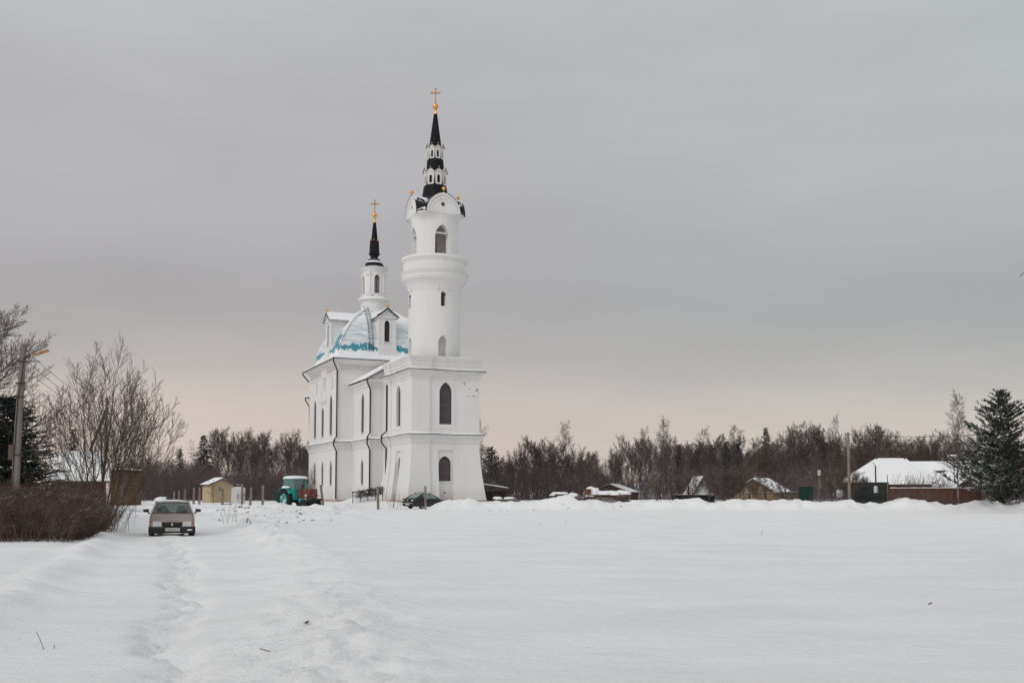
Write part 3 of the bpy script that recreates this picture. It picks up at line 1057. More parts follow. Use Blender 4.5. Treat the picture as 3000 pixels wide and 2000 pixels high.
for (z, r_, w, h) in ((34.3, 1.13, .78, 1.35), (37.2, .83, .58, 1.2)):
    dm = dormer_mesh(w, h, .35)
    for k in range(8):
        t = k * math.pi / 4
        o = link('spire_dormer', dm, ch)
        o.location = (r_ * math.cos(t), r_ * math.sin(t), z)
        o.rotation_euler = (0, 0, t + math.pi / 2)
def cross_mesh(s_=1.):
    c_ = MB()
    c_.bar((0, 0, 0), (0, 0, 1.62 * s_), .15, .08)
    c_.bar((-.42 * s_, 0, 1.17 * s_), (.42 * s_, 0, 1.17 * s_), .08, .15)
    for (x, z) in ((-.44, 1.17), (.44, 1.17), (0, 1.62)):
        c_.ball((x * s_, 0, z * s_), .12 * s_, 8)
        for dx, dz in ((.07, .05), (-.07, .05), (.07, -.05), (-.07, -.05)):
            c_.ball(((x + dx * (1 if x == 0 else .6)) * s_, 0, (z + dz * (1 if x else .5)) * s_), .04 * s_, 6)
    for k in range(8):
        t = math.pi / 8 + k * math.pi / 4
        c_.bar((0, 0, 1.17 * s_), (.2 * s_ * math.cos(t), 0, 1.17 * s_ + .2 * s_ * math.sin(t)), .025, .025)
    c_.bar((-.09, 0, .1), (.09, 0, .1), .03, .05)
    for sx in (-1, 1):
        c_.tube([(0, 0, 0), (sx * .1 * s_, 0, .12 * s_), (0, 0, .3 * s_)], .02, 4)
        c_.tube([(sx * .05 * s_, 0, .35 * s_), (sx * .05 * s_, 0, 1.0 * s_)], .014, 4)
    return c_.mesh('cross', 'copper')
cr_mesh = cross_mesh()
def finial(x, y, z0, zc, zb):
    o = MB().lathe([(.17, z0), (.12, z0 + .3), (.1, zb - .3), (.14, zb - .28)], 12, c=(x, y)).build('gilded_collar', 'gold', ch, smooth=True)
    o = MB().ball((x, y, zb), .32, 20).build('gilded_ball', 'gold', ch, smooth=True)
    o = link('cross', cr_mesh, ch)
    o.location = (x, y, zc)
    o.rotation_euler = (0, 0, -R(24))
finial(0, 0, 42.26, 43.46, 43.12)

# --- link, refectory, main block and apse
CY, MA, MBH = 22.9, 6.4, 7.3
Y0, Y1 = CY - MBH, CY + MBH
mb = MB()
for s_ in (-1, 1):
    mb.add([(s_ * 3.05, TF, 0), (s_ * 3.05, 8.2, 0), (s_ * 3.05, 8.2, 14), (s_ * 3.05, TF, 14)], [(0, 1, 2, 3)])
RW = 4.5
ref_w = [(4.1, 1.15, 8.35, 11.9, 12.98, 'grille'), (4.1, 1.0, 2.45, 4.6, 5.36, 'grille')]
wall_face(mb, (-RW, Y0), (-RW, 8.2), 0, 14.1, ref_w)
wall_face(mb, (RW, 8.2), (RW, Y0), 0, 14.1, [(Y0 - 8.2 - 4.1, *w[1:]) for w in ref_w])
mb.add([(-RW, 8.2, 0), (RW, 8.2, 0), (RW, 8.2, 14.1), (-RW, 8.2, 14.1)], [(0, 1, 2, 3)])
mb.add([(-RW - .6, 8.0, 14.12), (RW + .6, 8.0, 14.12), (0, 8.0, 17.15)], [(0, 1, 2)])
mb.add([(-RW - .6, 8.0, 14.12), (RW + .6, 8.0, 14.12), (RW + .6, 8.3, 14.12), (-RW - .6, 8.3, 14.12)], [(0, 1, 2, 3)])
mb.build('refectory', 'plaster', ch)
ref_plan = [(-RW, Y0), (-RW, 8.2), (-3.05, 8.2), (-3.05, TF + .4)]
ref_plan2 = [(3.05, TF + .4), (3.05, 8.2), (RW, 8.2), (RW, Y0)]
for pln in (ref_plan, ref_plan2):
    mb, sn, fl = MB(), MB(), MB()
    mb.ring(pln, [(0, 6.55), (.06, 6.6), (.10, 6.85), (.22, 7.15), (.42, 7.35), (.44, 7.44)], closed=False)
    MB().ring(pln, [(0, 13.1), (.05, 13.15), (.07, 13.35), (.2, 13.5), (.24, 13.7), (.42, 13.85), (.5, 14.05), (.5, 14.1), (0, 14.1)], closed=False).build('cornice', 'plaster2', ch)
    t_ = ledge_snow(pln, 7.5, .44, closed=False)
    sn.add(t_.v, t_.f)
    fl.ring(pln, [(.35, 7.44), (.47, 7.44), (.47, 7.49), (.35, 7.49)], closed=False)
    mb.build('cornice', 'plaster2', ch)
    sn.build('ledge_snow', 'snow', ch, smooth=True)
    fl.build('metal_flashing', 'pipe', ch)
mb = MB()                                                   # refectory roof under snow
ez, rz_ = 14.2, 17.2
for s_ in (-1, 1):
    o5 = RW + .62
    mb.add([(s_ * o5, 7.75, ez), (s_ * o5, Y0, ez), (0, Y0, rz_), (0, 7.75, rz_)], [(0, 1, 2, 3)], 0)
    mb.add([(s_ * o5, 7.75, ez - .07), (s_ * o5, Y0, ez - .07), (s_ * o5, Y0, ez + .0), (s_ * o5, 7.75, ez + .0)], [(0, 1, 2, 3)], 1)
    mb.add([(s_ * o5, 7.7, ez + .0), (0, 7.7, rz_ + .0), (0, 7.7, rz_ - .1), (s_ * o5, 7.7, ez - .1)], [(0, 1, 2, 3)], 1)
    n = 14
    rows = []
    for k in range(n + 1):
        y = 7.66 + (Y0 - 7.66) * k / n
        lum = .05 * math.sin(k * 1.7) + .03 * math.sin(k * 3.1)
        rows.append([(s_ * (o5 + .04), y, ez + .01), (s_ * (o5 + .02), y, ez + .16 + lum * .3), (s_ * o5 * .6, y, ez + (rz_ - ez) * .4 + .2 + lum), (s_ * o5 * .2, y, ez + (rz_ - ez) * .8 + .2), (0, y, rz_ + .2)])
    mb.loft(rows, 2)
    mb.add([rows[0][0], rows[0][1], rows[0][2], rows[0][3], rows[0][4], (0, 7.66, rz_)], [(0, 1, 2, 3, 4, 5)], 2)
mb.build('refectory_roof', ['plaster2', 'pipe', 'snow'], ch)
# main block
mb = MB()
nw = [(Y1 - 26.85, 1.25, 8.42, 12.2, 13.3, 'grille'), (Y1 - 22.8, 1.2, 8.42, 11.3, 12.1, 'grille'), (Y1 - 18.65, 1.25, 8.42, 12.2, 13.3, 'grille')]
nl = [(Y1 - 26.7, 1.05, 2.44, 4.5, 5.38, 'grille'), (Y1 - 22.6, 1.05, 2.44, 4.5, 5.38, 'grille'), (Y1 - 18.4, 1.05, 2.44, 4.5, 5.38, 'grille')]
for sgn in (-1, 1):
    a_, b_ = ((-MA, Y1), (-MA, Y0)) if sgn < 0 else ((MA, Y0), (MA, Y1))
    ww = nw + nl + [(Y1 - 22.0, .95, 14.15, 15.4, 16.35, None)]
    if sgn > 0:
        ww = [(2 * MBH - w[0], *w[1:]) for w in ww]
    fn, ang = wall_face(mb, a_, b_, 0, 17.2, ww)
    for yc in (26.75, 18.7):
        u = Y1 - yc if sgn < 0 else yc - Y0
        cc = circ(u, 14.75, .62, 20)
        mb.poly(cc, [], lambda p, q: fn(p, q, -.012), 0)
        for r0, r1, d_ in ((.62, .62, 0), (.62, .78, -.05)):
            mb.loft([[fn(u + r0 * math.cos(t * .3141593), 14.75 + r0 * math.sin(t * .3141593), 0 if d_ == 0 else d_) for t in range(21)], [fn(u + r1 * math.cos(t * .3141593), 14.75 + r1 * math.sin(t * .3141593), -.05) for t in range(21)]])
    # bracketed panel in the middle bay
    uc = Y1 - 22.2 if sgn < 0 else 22.2 - Y0
    for du in (-1.25, 1.0):
        mb.add([fn(uc + du, 12.85, -.1), fn(uc + du + .25, 12.85, -.1), fn(uc + du + .25, 16.9, -.1), fn(uc + du, 16.9, -.1), fn(uc + du, 12.85, 0), fn(uc + du + .25, 12.85, 0), fn(uc + du + .25, 16.9, 0), fn(uc + du, 16.9, 0)],
               [(0, 1, 2, 3), (0, 3, 7, 4), (1, 2, 6, 5)])
    Q = lambda u, z, d: fn(u, z, d)
    mb.add([Q(uc - 1.35, 12.75, -.28), Q(uc + 1.35, 12.75, -.28), Q(uc + 1.35, 12.87, -.28), Q(uc - 1.35, 12.87, -.28), Q(uc - 1.1, 12.3, -.01), Q(uc + 1.1, 12.3, -.01), Q(uc + 1.35, 12.95, 0), Q(uc - 1.35, 12.95, 0), Q(uc - 1.35, 12.75, 0), Q(uc + 1.35, 12.75, 0)],
           [(0, 1, 2, 3), (4, 5, 1, 0), (3, 2, 6, 7), (0, 3, 7, 8), (1, 2, 6, 9), (4, 0, 8), (5, 1, 9)])
mb.add([(-MA, Y0, 0), (MA, Y0, 0), (MA, Y0, 17.2), (-MA, Y0, 17.2)], [(0, 1, 2, 3)])
mb.add([(-MA, Y1, 0), (MA, Y1, 0), (MA, Y1, 17.2), (-MA, Y1, 17.2)], [(0, 1, 2, 3)])
mb.build('nave', 'plaster', ch)
MBox = MB().box(-MA - .06, MA + .06, Y0 - .06, Y1 + .06, -.2, .72).build('plinth', 'plinth', ch, label='bare brick footing under the nave')
AP = [(5.2, Y1), (5.2, Y1 + 4.2), (3.0, Y1 + 7), (-3.0, Y1 + 7), (-5.2, Y1 + 4.2), (-5.2, Y1)]
mb = MB()
mb.ring(AP, [(0, 0), (0, 14.0)], closed=False)
mb.build('apse', 'plaster', ch)
main_plan = [(-MA, Y0), (MA, Y0), (MA, Y1), (-MA, Y1)]
nave_str = [(5.2, Y1), (MA, Y1), (MA, Y0), (RW, Y0)][::-1]
nave_str2 = [(-RW, Y0), (-MA, Y0), (-MA, Y1), (-5.2, Y1)][::-1]
mb, sn, fl = MB(), MB(), MB()
for pln in (nave_str, nave_str2, AP):
    mb.ring(pln, [(0, 6.55), (.06, 6.6), (.10, 6.85), (.22, 7.15), (.42, 7.35), (.44, 7.44)], closed=False)
    t_ = ledge_snow(pln, 7.5, .44, closed=False)
    sn.add(t_.v, t_.f)
    fl.ring(pln, [(.35, 7.44), (.47, 7.44), (.47, 7.49), (.35, 7.49)], closed=False)
    mb.build('cornice', 'plaster2', ch)
    sn.build('ledge_snow', 'snow', ch, smooth=True)
    fl.build('metal_flashing', 'pipe', ch)
    mb, sn, fl = MB(), MB(), MB()
mb.ring(AP, [(0, 13.1), (.07, 13.35), (.24, 13.7), (.5, 14.1), (.5, 14.2)], closed=False)
mb.ring(main_plan, [(0, 15.6), (.07, 15.64), (.07, 15.78), (.02, 15.8), (.02, 16.62), (.1, 16.66), (.16, 16.78), (.32, 16.86), (.36, 17.0), (.6, 17.12), (.62, 17.2)])
mb.build('cornice', 'plaster2', ch, label='cornice of the nave')
fl.ring(main_plan, [(.55, 17.2), (.75, 17.2), (.75, 17.28), (.55, 17.28)])
fl.ring(AP, [(.45, 14.2), (.68, 14.2), (.68, 14.27), (.45, 14.27)], closed=False)
fl.build('metal_flashing', 'pipe', ch)
sn = MB()
sn.ring(AP, [(.68, 14.28), (.66, 14.45), (-1.0, 15.3), (-2.8, 16.2)], closed=False)
sn.build('apse_roof', 'snow', ch, smooth=30)
# frieze panels
fp = MB()
for x0, x1, z0, z1 in ((-.27, .27, .44, .5), (-.27, .27, 0, .06), (-.27, -.21, .06, .44), (.21, .27, .06, .44)):
    fp.box(x0, x1, -.1, 0, z0, z1)
fpm = fp.mesh('frieze_panel', 'plaster2')
x = -5.85
while x < 6.0:
    o = link('frieze_panel', fpm, ch)
    o.location = (x, Y0 - .02, 16.02)
    x += .73
fb = MB().box(-.07, .07, -.1, 0, 0, .62)
fillet_me = fb.mesh('frieze_fillet', 'plaster2')
for y in np.concatenate([np.arange(16.0, 21.4, .58), np.arange(24.1, 29.9, .58)]):
    for sgn in (-1, 1):
        o = link('frieze_fillet', fillet_me, ch)
        o.location = (sgn * (MA + .02), float(y), 15.95)
        o.rotation_euler = (0, 0, sgn * math.pi / 2)

# dome: square cloister vault with a flared snowy skirt
md, n, l, b = node_mat('dome_snow_on_teal')
t = n.new('ShaderNodeTexCoord')
geo = n.new('ShaderNodeNewGeometry')
spz = n.new('ShaderNodeSeparateXYZ')
l.new(t.outputs['Object'], spz.inputs[0])
snn = n.new('ShaderNodeSeparateXYZ')
l.new(t.outputs['Normal'], snn.inputs[0])
def mth(op, a, b_=None, c_=None):
    q = n.new('ShaderNodeMath')
    q.operation = op
    for i, v in enumerate((a, b_, c_)):
        if v is None:
            continue
        if isinstance(v, (int, float)):
            q.inputs[i].default_value = v
        else:
            l.new(v, q.inputs[i])
    return q.outputs[0]
def nse(scale, detail=5, vec=None, sc=None, rough=.6):
    q = n.new('ShaderNodeTexNoise')
    q.inputs['Scale'].default_value = scale
    q.inputs['Detail'].default_value = detail
    q.inputs['Roughness'].default_value = rough
    v = t.outputs['Object']
    if sc:
        mq = n.new('ShaderNodeMapping')
        mq.inputs['Scale'].default_value = sc
        l.new(v, mq.inputs[0])
        v = mq.outputs[0]
    l.new(v, q.inputs['Vector'])
    return q.outputs['Fac']
def rng(v, a, b_, c_=0., d=1.):
    q = n.new('ShaderNodeMapRange')
    q.interpolation_type = 'SMOOTHSTEP'
    for k, val in (('From Min', a), ('From Max', b_), ('To Min', c_), ('To Max', d)):
        q.inputs[k].default_value = val
    l.new(v, q.inputs['Value'])
    return q.outputs[0]
zz = spz.outputs['Z']
n_big = nse(.8, 4)
n_fine = nse(5, 6, sc=(1, 1, .35))
zj = mth('ADD', zz, mth('MULTIPLY_ADD', n_big, 2.0, -1.0))
zj2 = mth('ADD', zj, mth('MULTIPLY_ADD', n_fine, 1.3, -.65))
band = mth('MULTIPLY', rng(zj2, 18.6, 18.75), rng(zj2, 19.45, 19.3))          # bare teal belt low on the vault
north = rng(mth('ABSOLUTE', snn.outputs['X']), .35, .5)                        # the windward faces hold less snow
band_n = mth('MULTIPLY', mth('MULTIPLY', rng(zj2, 18.6, 18.8), rng(zj2, 21.3, 20.6)), north)
streaks = rng(nse(2.6, 6, sc=(1, 1, .22), rough=.65), .60, .54)
break_ = rng(nse(1.1, 5, sc=(1, 1, .5)), .64, .54)
band = mth('MULTIPLY', band, mth('MAXIMUM', streaks, break_))
band_n = mth('MULTIPLY', mth('MULTIPLY', band_n, streaks), rng(spz.outputs['Y'], 21.5, 19.5))
top_p = mth('MULTIPLY', mth('MULTIPLY', rng(zj2, 23.55, 23.75), rng(zj2, 24.3, 24.1)), rng(n_big, .47, .51))
bare = mth('MAXIMUM', mth('MAXIMUM', band, band_n), top_p)
thin = mth('MULTIPLY', rng(nse(1.0, 7, sc=(.6, .6, 4), rough=.7), .36, .62), mth('MULTIPLY', rng(zz, 19.2, 19.8), rng(zz, 23.2, 21.5)))
mixs = n.new('ShaderNodeMix')
mixs.data_type = 'RGBA'
mixs.inputs['A'].default_value = (.84, .855, .875, 1)
mixs.inputs['B'].default_value = (.46, .53, .58, 1)
l.new(thin, mixs.inputs['Factor'])
mixt = n.new('ShaderNodeMix')
mixt.data_type = 'RGBA'
mixt.inputs['B'].default_value = (.05, .27, .34, 1)
l.new(mixs.outputs['Result'], mixt.inputs['A'])
l.new(bare, mixt.inputs['Factor'])
l.new(mixt.outputs['Result'], b.inputs['Base Color'])
b.inputs['Roughness'].default_value = .6
bpn = n.new('ShaderNodeBump')
bpn.inputs['Strength'].default_value = .4
bpn.inputs['Distance'].default_value = .12
l.new(mth('SUBTRACT', n_fine, mth('MULTIPLY', bare, .9)), bpn.inputs['Height'])
l.new(bpn.outputs[0], b.inputs['Normal'])
M['dome'] = md
DP = [(7.12, 17.29), (7.1, 17.42), (6.7, 17.52), (6.3, 17.66), (6.08, 17.86), (5.95, 18.2), (5.86, 19.0), (5.65, 19.7), (5.25, 20.5), (4.75, 21.3), (4.15, 22.15), (3.4, 22.95), (2.6, 23.65), (1.8, 24.25), (.9, 24.75), (.2, 24.95)]
mb = MB()
for k in range(4):
    c_, s_ = math.cos(k * math.pi / 2), math.sin(k * math.pi / 2)
    secs = []
    for i, (s2, z) in enumerate(DP):
        row = []
        sx, sy = s2 + (.04 if i > 3 else 0), s2 + (.9 if i < 3 else (.9 * max(0, 1 - (i - 2) / 4)))
        for j in range(13):
            u = -1 + 2 * j / 12
            hx = s2 + (0 if i > 5 else 0)
            x, y = u * hx, -s2 - (0 if k % 2 else 0)
            row.append((x * c_ - y * s_, CY + (x * s_ + y * c_) * (1.0 + (.126 if i < 2 else .126 * max(0, 1 - (i - 1) / 5))), z))
        secs.append(row)
    mb.loft(secs)
mb.build('dome', 'dome', ch, smooth=40, label='snow covered teal cloister dome')
mb = MB()
for sx in (-1, 1):
    for sy in (-1, 1):
        mb.tube([(sx * s2 * 1.005, CY + sy * s2 * 1.005, z + .03) for s2, z in DP[6:-1]], [.06, .1, .14, .16, .17, .18, .18, .17, .15][:len(DP[6:-1])], 6)
mb.build('rib_snow', 'snow', ch, smooth=True)
# dormers of the dome
def dome_dormer(k):
    a = k * math.pi / 2
    root = MB()
    w = 1.02
    lp = lancet(0, .68, 19.58, 21.95, 22.5)
    root.poly([(-w, 19.45), (w, 19.45), (w, 22.9), (-w, 22.9)], [lp], lambda u, v: (u, -5.8, v))
    root.reveal(lp, lambda u, z, d: (u, -5.8 + d, z), 0, .35)
    big = lancet(0, .92, 19.5, 21.95, 22.72)
    root.poly(big, [lp], lambda u, v: (u, -5.84, v))
    root.reveal(big, lambda u, z, d: (u, -5.84 + d, z), 0, .05)
    for s_ in (-1, 1):
        root.add([(s_ * w, -5.8, 17.6), (s_ * w, -1.5, 17.6), (s_ * w, -1.5, 22.9), (s_ * w, -5.8, 22.9)], [(0, 1, 2, 3)])
        root.box(s_ * w - .1, s_ * w + .1, -5.86, -5.6, 19.45, 22.6)
    root.box(-w - .12, w + .12, -6.02, -5.0, 18.75, 19.45)
    root.box(-w - .18, w + .18, -6.16, -5.0, 17.4, 18.72)
    root.box(-w - .14, w + .14, -5.98, -1.8, 22.75, 22.95)
    root.add([(-w - .1, -5.85, 22.95), (w + .1, -5.85, 22.95), (0, -5.85, 23.78)], [(0, 1, 2)])
    o = root.build('dome_dormer', 'plaster', ch)
    o.location = (0, CY, 0)
    o.rotation_euler = (0, 0, a)
    r2 = MB()
    for s_ in (-1, 1):
        r2.add([(s_ * (w + .42), -6.12, 22.82), (0, -6.12, 23.95), (0, -1.2, 23.95), (s_ * (w + .42), -1.2, 22.82)], [(0, 1, 2, 3)], 0)
        r2.bar((s_ * (w + .42), -6.13, 22.78), (0, -6.13, 23.9), .07, .08, 1)
        r2.loft([[(s_ * (w + .4), y, 22.84), (s_ * (w + .38), y, 22.98), (s_ * .6, y, 23.55), (0, y, 24.06)] for y in (-6.1, -5, -4, -3, -1.2)], 0)
        r2.add([(s_ * (w + .42), -6.1, 22.76), (s_ * (w + .42), -1.2, 22.76), (s_ * (w + .42), -1.2, 22.83), (s_ * (w + .42), -6.1, 22.83)], [(0, 1, 2, 3)], 1)
    q = r2.build('dormer_roof', ['snow', 'pipe'], o)
    b_ = link('gilded_ball', bmesh_, o)
    b_.location = (0, -6.0, 23.98)
    b_.scale = (.95, .95, .9)
    wv = Vector((0, -5.6, 19.58))
    wv.rotate(Matrix.Rotation(a, 3, 'Z'))
    put_window((wv.x, wv.y + CY, wv.z), a, .66, 19.58, 21.95, 22.5, 'dormer')
for k in range(4):
    dome_dormer(k)
# lantern
lx = MB()
cyl = MB()
cyl_wall(cyl, 1.42, 26.3, 29.5, 48, [(a, .7, 26.6, 28.5, 29.0) for a in CARD], depth=.3)
cyl.v = [(x, y + CY, z) for x, y, z in cyl.v]
lx.v, lx.f, lx.m = cyl.v, cyl.f, cyl.m
lx.lathe([(1.62, 24.3), (1.62, 25.62), (1.72, 25.66), (2.02, 25.78), (2.02, 25.86), (1.8, 25.92), (1.74, 26.08), (1.55, 26.16), (1.5, 26.3), (1.42, 26.32)], 48, c=(0, CY))
lx.lathe([(1.42, 29.4), (1.5, 29.42), (1.52, 29.55), (1.66, 29.68), (1.7, 29.82), (1.78, 29.85), (1.78, 29.95), (1.1, 30.1)], 48, c=(0, CY))
for k in range(4):
    t_ = math.pi / 4 + k * math.pi / 2
    Mx = Matrix.Translation((0, CY, 0)) @ Matrix.Rotation(t_, 4, 'Z')
    lx.box(1.36, 1.52, -.28, .28, 26.3, 29.4, 0, Mx)
    lx.box(1.36, 1.68, -.34, .34, 28.95, 29.22, 0, Mx)
    for s_ in (-1, 1):
        pts = [Mx @ Vector((1.56 + .1 * math.cos(q), s_ * .3, 29.06 + .1 * math.sin(q))) for q in np.linspace(0, 6.28, 9)]
        lx.tube(pts, .06, 5)
    for s_ in (-1, 1):                                      # scrolls at the foot
        pts = [Mx @ Vector((1.58, s_ * (.25 + .3 * math.cos(q) * (1 - q / 12)), 26.42 + .3 * math.sin(q) * (1 - q / 12))) for q in np.linspace(-1, 6.5, 14)]
        lx.tube(pts, .075, 5)
    lx.box(1.4, 1.66, -.5, .5, 26.12, 26.4, 0, Mx)
lx.build('lantern', 'plaster', ch, smooth=30)
for a in CARD:
    put_window((1.22 * math.cos(a), CY + 1.22 * math.sin(a), 26.6), a + math.pi / 2, .68, 26.6, 28.5, 29.0, 'fine')
sn = MB().lathe([(2.0, 25.87), (1.98, 25.95), (1.7, 26.12)], 40, c=(0, CY))
sn.lathe([(1.77, 29.96), (1.7, 30.03), (1.2, 30.16)], 40, c=(0, CY))
sn.lathe([(1.03, 30.66), (.98, 30.74), (.74, 30.95)], 40, c=(0, CY))
sn.lathe([(.72, 31.14), (.55, 31.2)], 24, c=(0, CY))
for k in range(4):
    t_ = math.pi / 4 + k * math.pi / 2
    sn.ball((1.6 * math.cos(t_), CY + 1.6 * math.sin(t_), 26.42), .3, 10, 0, .45)
    sn.ball((1.6 * math.cos(t_ + .25), CY + 1.6 * math.sin(t_ + .25), 26.4), .25, 10, 0, .4)
sn.build('ledge_snow', 'snow', ch, smooth=True)
mb = MB().lathe([(1.8, 29.955), (1.8, 29.99), (1.3, 30.05), (1.24, 30.14), (1.23, 30.3), (1.12, 30.55), (.95, 30.75), (.72, 30.93), (.78, 31.0), (.76, 31.12), (.5, 31.2), (.46, 31.4), (.5, 31.6), (.72, 31.82), (.70, 31.9), (.64, 32.05), (.57, 33.5), (.56, 33.57),
                  (.46, 33.6), (.42, 33.65), (.19, 35.95)], 16, c=(0, CY))
mb.build('lantern_spire', 'black', ch, smooth=30, label='slender black spire on the dome lantern')
mb = MB()
for k in range(8):
    t_ = (k + .5) * math.pi / 4
    mb.ball((.56 * math.cos(t_), CY + .56 * math.sin(t_), 33.6), .07, 8)
mb.build('gilded_bead', 'gold', ch, smooth=True)
finial(0, CY, 35.93, 37.22, 36.92)
# ladder lying on the dome
lad = MB()
def dome_pt(x, i0):
    return None
def dome_y(z):
    zs = [p[1] for p in DP[4:]]
    ss = [p[0] for p in DP[4:]]
    return float(np.interp(z, zs, ss))
lpts = []
for k in range(24):
    z = 18.4 + (24.85 - 18.4) * k / 23
    lpts.append((-2.0 + .62 * ((k / 23) ** 1.6), CY - dome_y(z) - .1, z + .08))
L1 = [Vector(p) + Vector((-.24, 0, 0)) for p in lpts]
L2 = [Vector(p) + Vector((.24, 0, 0)) for p in lpts]
lad.tube(L1, .036, 4).tube(L2, .036, 4)
ladder = lad.build('roof_ladder', 'pipe', ch)
rm = MB().bar((-.26, 0, 0), (.26, 0, 0), .045, .045).mesh('rung', 'pipe')
for k in range(1, 15):
    o = link('rung', rm, ladder)
    f_ = k * 23 / 15
    o.location = Vector(lpts[int(f_)]).lerp(Vector(lpts[min(int(f_) + 1, 23)]), f_ - int(f_))
# drainpipes and gutters' spouts
def pipe(pts, r_=.085):
    q = MB().tube(pts, r_, 8)
    o = q.build('drainpipe', 'pipe', ch, smooth=60)
    return o
c0 = (-MA - .12, Y0 - .1)
pipe([(-MA - .75, Y0 - .75, 17.3), (-MA - .75, Y0 - .75, 16.9), (c0[0], c0[1], 15.9), (c0[0], c0[1], 8.05), (-MA - .55, Y0 - .55, 7.6), (-MA - .55, Y0 - .55, 7.05), (c0[0], c0[1], 6.4), (c0[0], c0[1], .8)])
pipe([(-RW - .62, 7.7, 14.25), (-RW - .62, 7.7, 13.85), (-RW - .12, 8.1, 13.0), (-RW - .12, 8.1, 8.2), (-RW - .55, 7.7, 7.65), (-RW - .55, 7.7, 7.0), (-RW - .12, 8.1, 6.3), (-RW - .12, 8.1, .8)])
pipe([(-h_ - .12, 4.5, 13.2), (-h_ - .12, 4.5, 8.2), (-h_ - .55, 4.9, 7.7), (-h_ - .55, 4.9, 7.0), (-h_ - .12, 4.6, 6.3), (-h_ - .14, 4.6, 2.5)])
pipe([(-MA - .75, Y1 + .75, 17.3), (-MA - .75, Y1 + .75, 16.9), (-MA - .1, Y1 + .1, 15.9)])
pipe([(-5.95, Y1 + 4.4, 14.3), (-5.95, Y1 + 4.4, 13.9), (-5.5, Y1 + 4.0, 13.0), (-5.4, Y1 + 3.9, 7.9), (-5.9, Y1 + 4.4, 7.4), (-5.4, Y1 + 3.9, 6.4), (-5.4, Y1 + 3.9, .8)])
# ------------------------------------------------------------------ vegetation
def grow(mt, mc, rnd, p, d, L, r, lev, cf):
    sg = cf['segs'][lev]
    pts, rad = [p.copy()], [r]
    dirs = [d]
    tip = cf['tip'][lev]
    for i in range(sg):
        wv = cf['wander'][lev]
        d = (d + Vector((rnd.gauss(0, wv), rnd.gauss(0, wv), rnd.gauss(0, wv) + cf['trop'][lev]))).normalized()
        p = p + d * (L / sg)
        pts.append(p.copy())
        dirs.append(d)
        rad.append(max(cf['minr'], r * (1 - (1 - tip) * (i + 1) / sg)))
    (mt if lev <= cf.get('split', 1) else mc).tube(pts, rad, 6 if lev == 0 else (4 if lev == 1 else 3), 0, cap=False)
    if lev >= len(cf['n']):
        return
    nchild = cf['n'][lev]
    for k in range(nchild):
        t = cf['t0'][lev] + (1 - cf['t0'][lev]) * (k + rnd.random()) / nchild
        f = t * sg
        i = min(int(f), sg - 1)
        q = pts[i].lerp(pts[i + 1], f - i)
        dd = dirs[i + 1]
        ax = dd.orthogonal().normalized()
        ax.rotate(Matrix.Rotation(k * 2.4 + rnd.uniform(-.6, .6), 3, dd))
        an = R(cf['ang'][lev] * rnd.uniform(.7, 1.3)) * (1.1 - .35 * t)
        cd = dd.copy()
        cd.rotate(Matrix.Rotation(an, 3, ax))
        if lev > 0 and cd.z < -.25 and cf['trop'][lev + 1] >= 0:
            cd.z *= -.3
            cd.normalize()
        cl = L * cf['lr'][lev] * (cf.get('b0', 1.2) - cf.get('b1', .75) * t if lev == 0 else 1.15 - .5 * t) * rnd.uniform(.75, 1.25)
        rr = rad[i] * (.62 if lev else .5)
        grow(mt, mc, rnd, q, cd, cl, max(cf['minr'], min(rr, cl * .025)), lev + 1, cf)

LIND = dict(n=[15, 9, 8, 5], t0=[.2, .2, .15, .1], ang=[46, 36, 38, 40], lr=[.56, .46, .42, .5], trop=[0, .10, .09, .06, .04], wander=[.035, .09, .13, .18, .2], segs=[7, 5, 3, 2, 1], tip=[.15, .3, .35, .5, .8], minr=.012)
FAN = dict(LIND, n=[12, 10, 8, 5], t0=[.12, .25, .15, .1], ang=[34, 26, 30, 34], lr=[.72, .42, .4, .5], trop=[0, .12, .12, .08, .04], b0=1.15, b1=.5)
BIRCH = dict(n=[26, 7, 6, 2], t0=[.25, .15, .15, .1], ang=[38, 34, 36, 40], lr=[.27, .5, .5, .6], trop=[0, .07, -.05, -.18, -.2], wander=[.02, .08, .12, .16, .2], segs=[9, 4, 3, 2, 1], tip=[.08, .3, .4, .6, .8], minr=.009, b0=1.15, b1=.8, split=0)
OLD = dict(LIND, n=[22, 12, 9, 4], ang=[62, 40, 42, 42], lr=[.50, .42, .38, .5], trop=[0, .05, .09, .10, .05], t0=[.15, .2, .12, .1], minr=.008, wander=[.03, .05, .06, .08, .1])

def tree_protos(specs):
    out = {}
    for key, cf, H_, r_, seed, bark, twig in specs:
        rnd = random.Random(seed)
        mt, mc = MB(), MB()
        grow(mt, mc, rnd, Vector((0, 0, -.3)), Vector((rnd.uniform(-.05, .05), rnd.uniform(-.05, .05), 1)).normalized(), H_, r_, 0, cf)
        zmax = max(v[2] for v in mc.v)
        out[key] = (mt.mesh('trunk', bark), mc.mesh('crown', twig), zmax)
    return out
TP = tree_protos([('lind0', LIND, 10, .17, 1, 'bark', 'twig'), ('lind1', LIND, 10, .17, 2, 'bark', 'twig'), ('lind2', LIND, 10, .15, 3, 'bark', 'twig2'),
                  ('fan0', FAN, 9, .15, 4, 'bark', 'twig'), ('fan1', FAN, 9, .14, 5, 'bark', 'twig2'),
                  ('birch0', BIRCH, 12, .13, 6, 'birchbark', 'twig'), ('birch1', BIRCH, 12, .12, 7, 'birchbark', 'twig'), ('old', OLD, 11, .22, 8, 'bark', 'twig')])

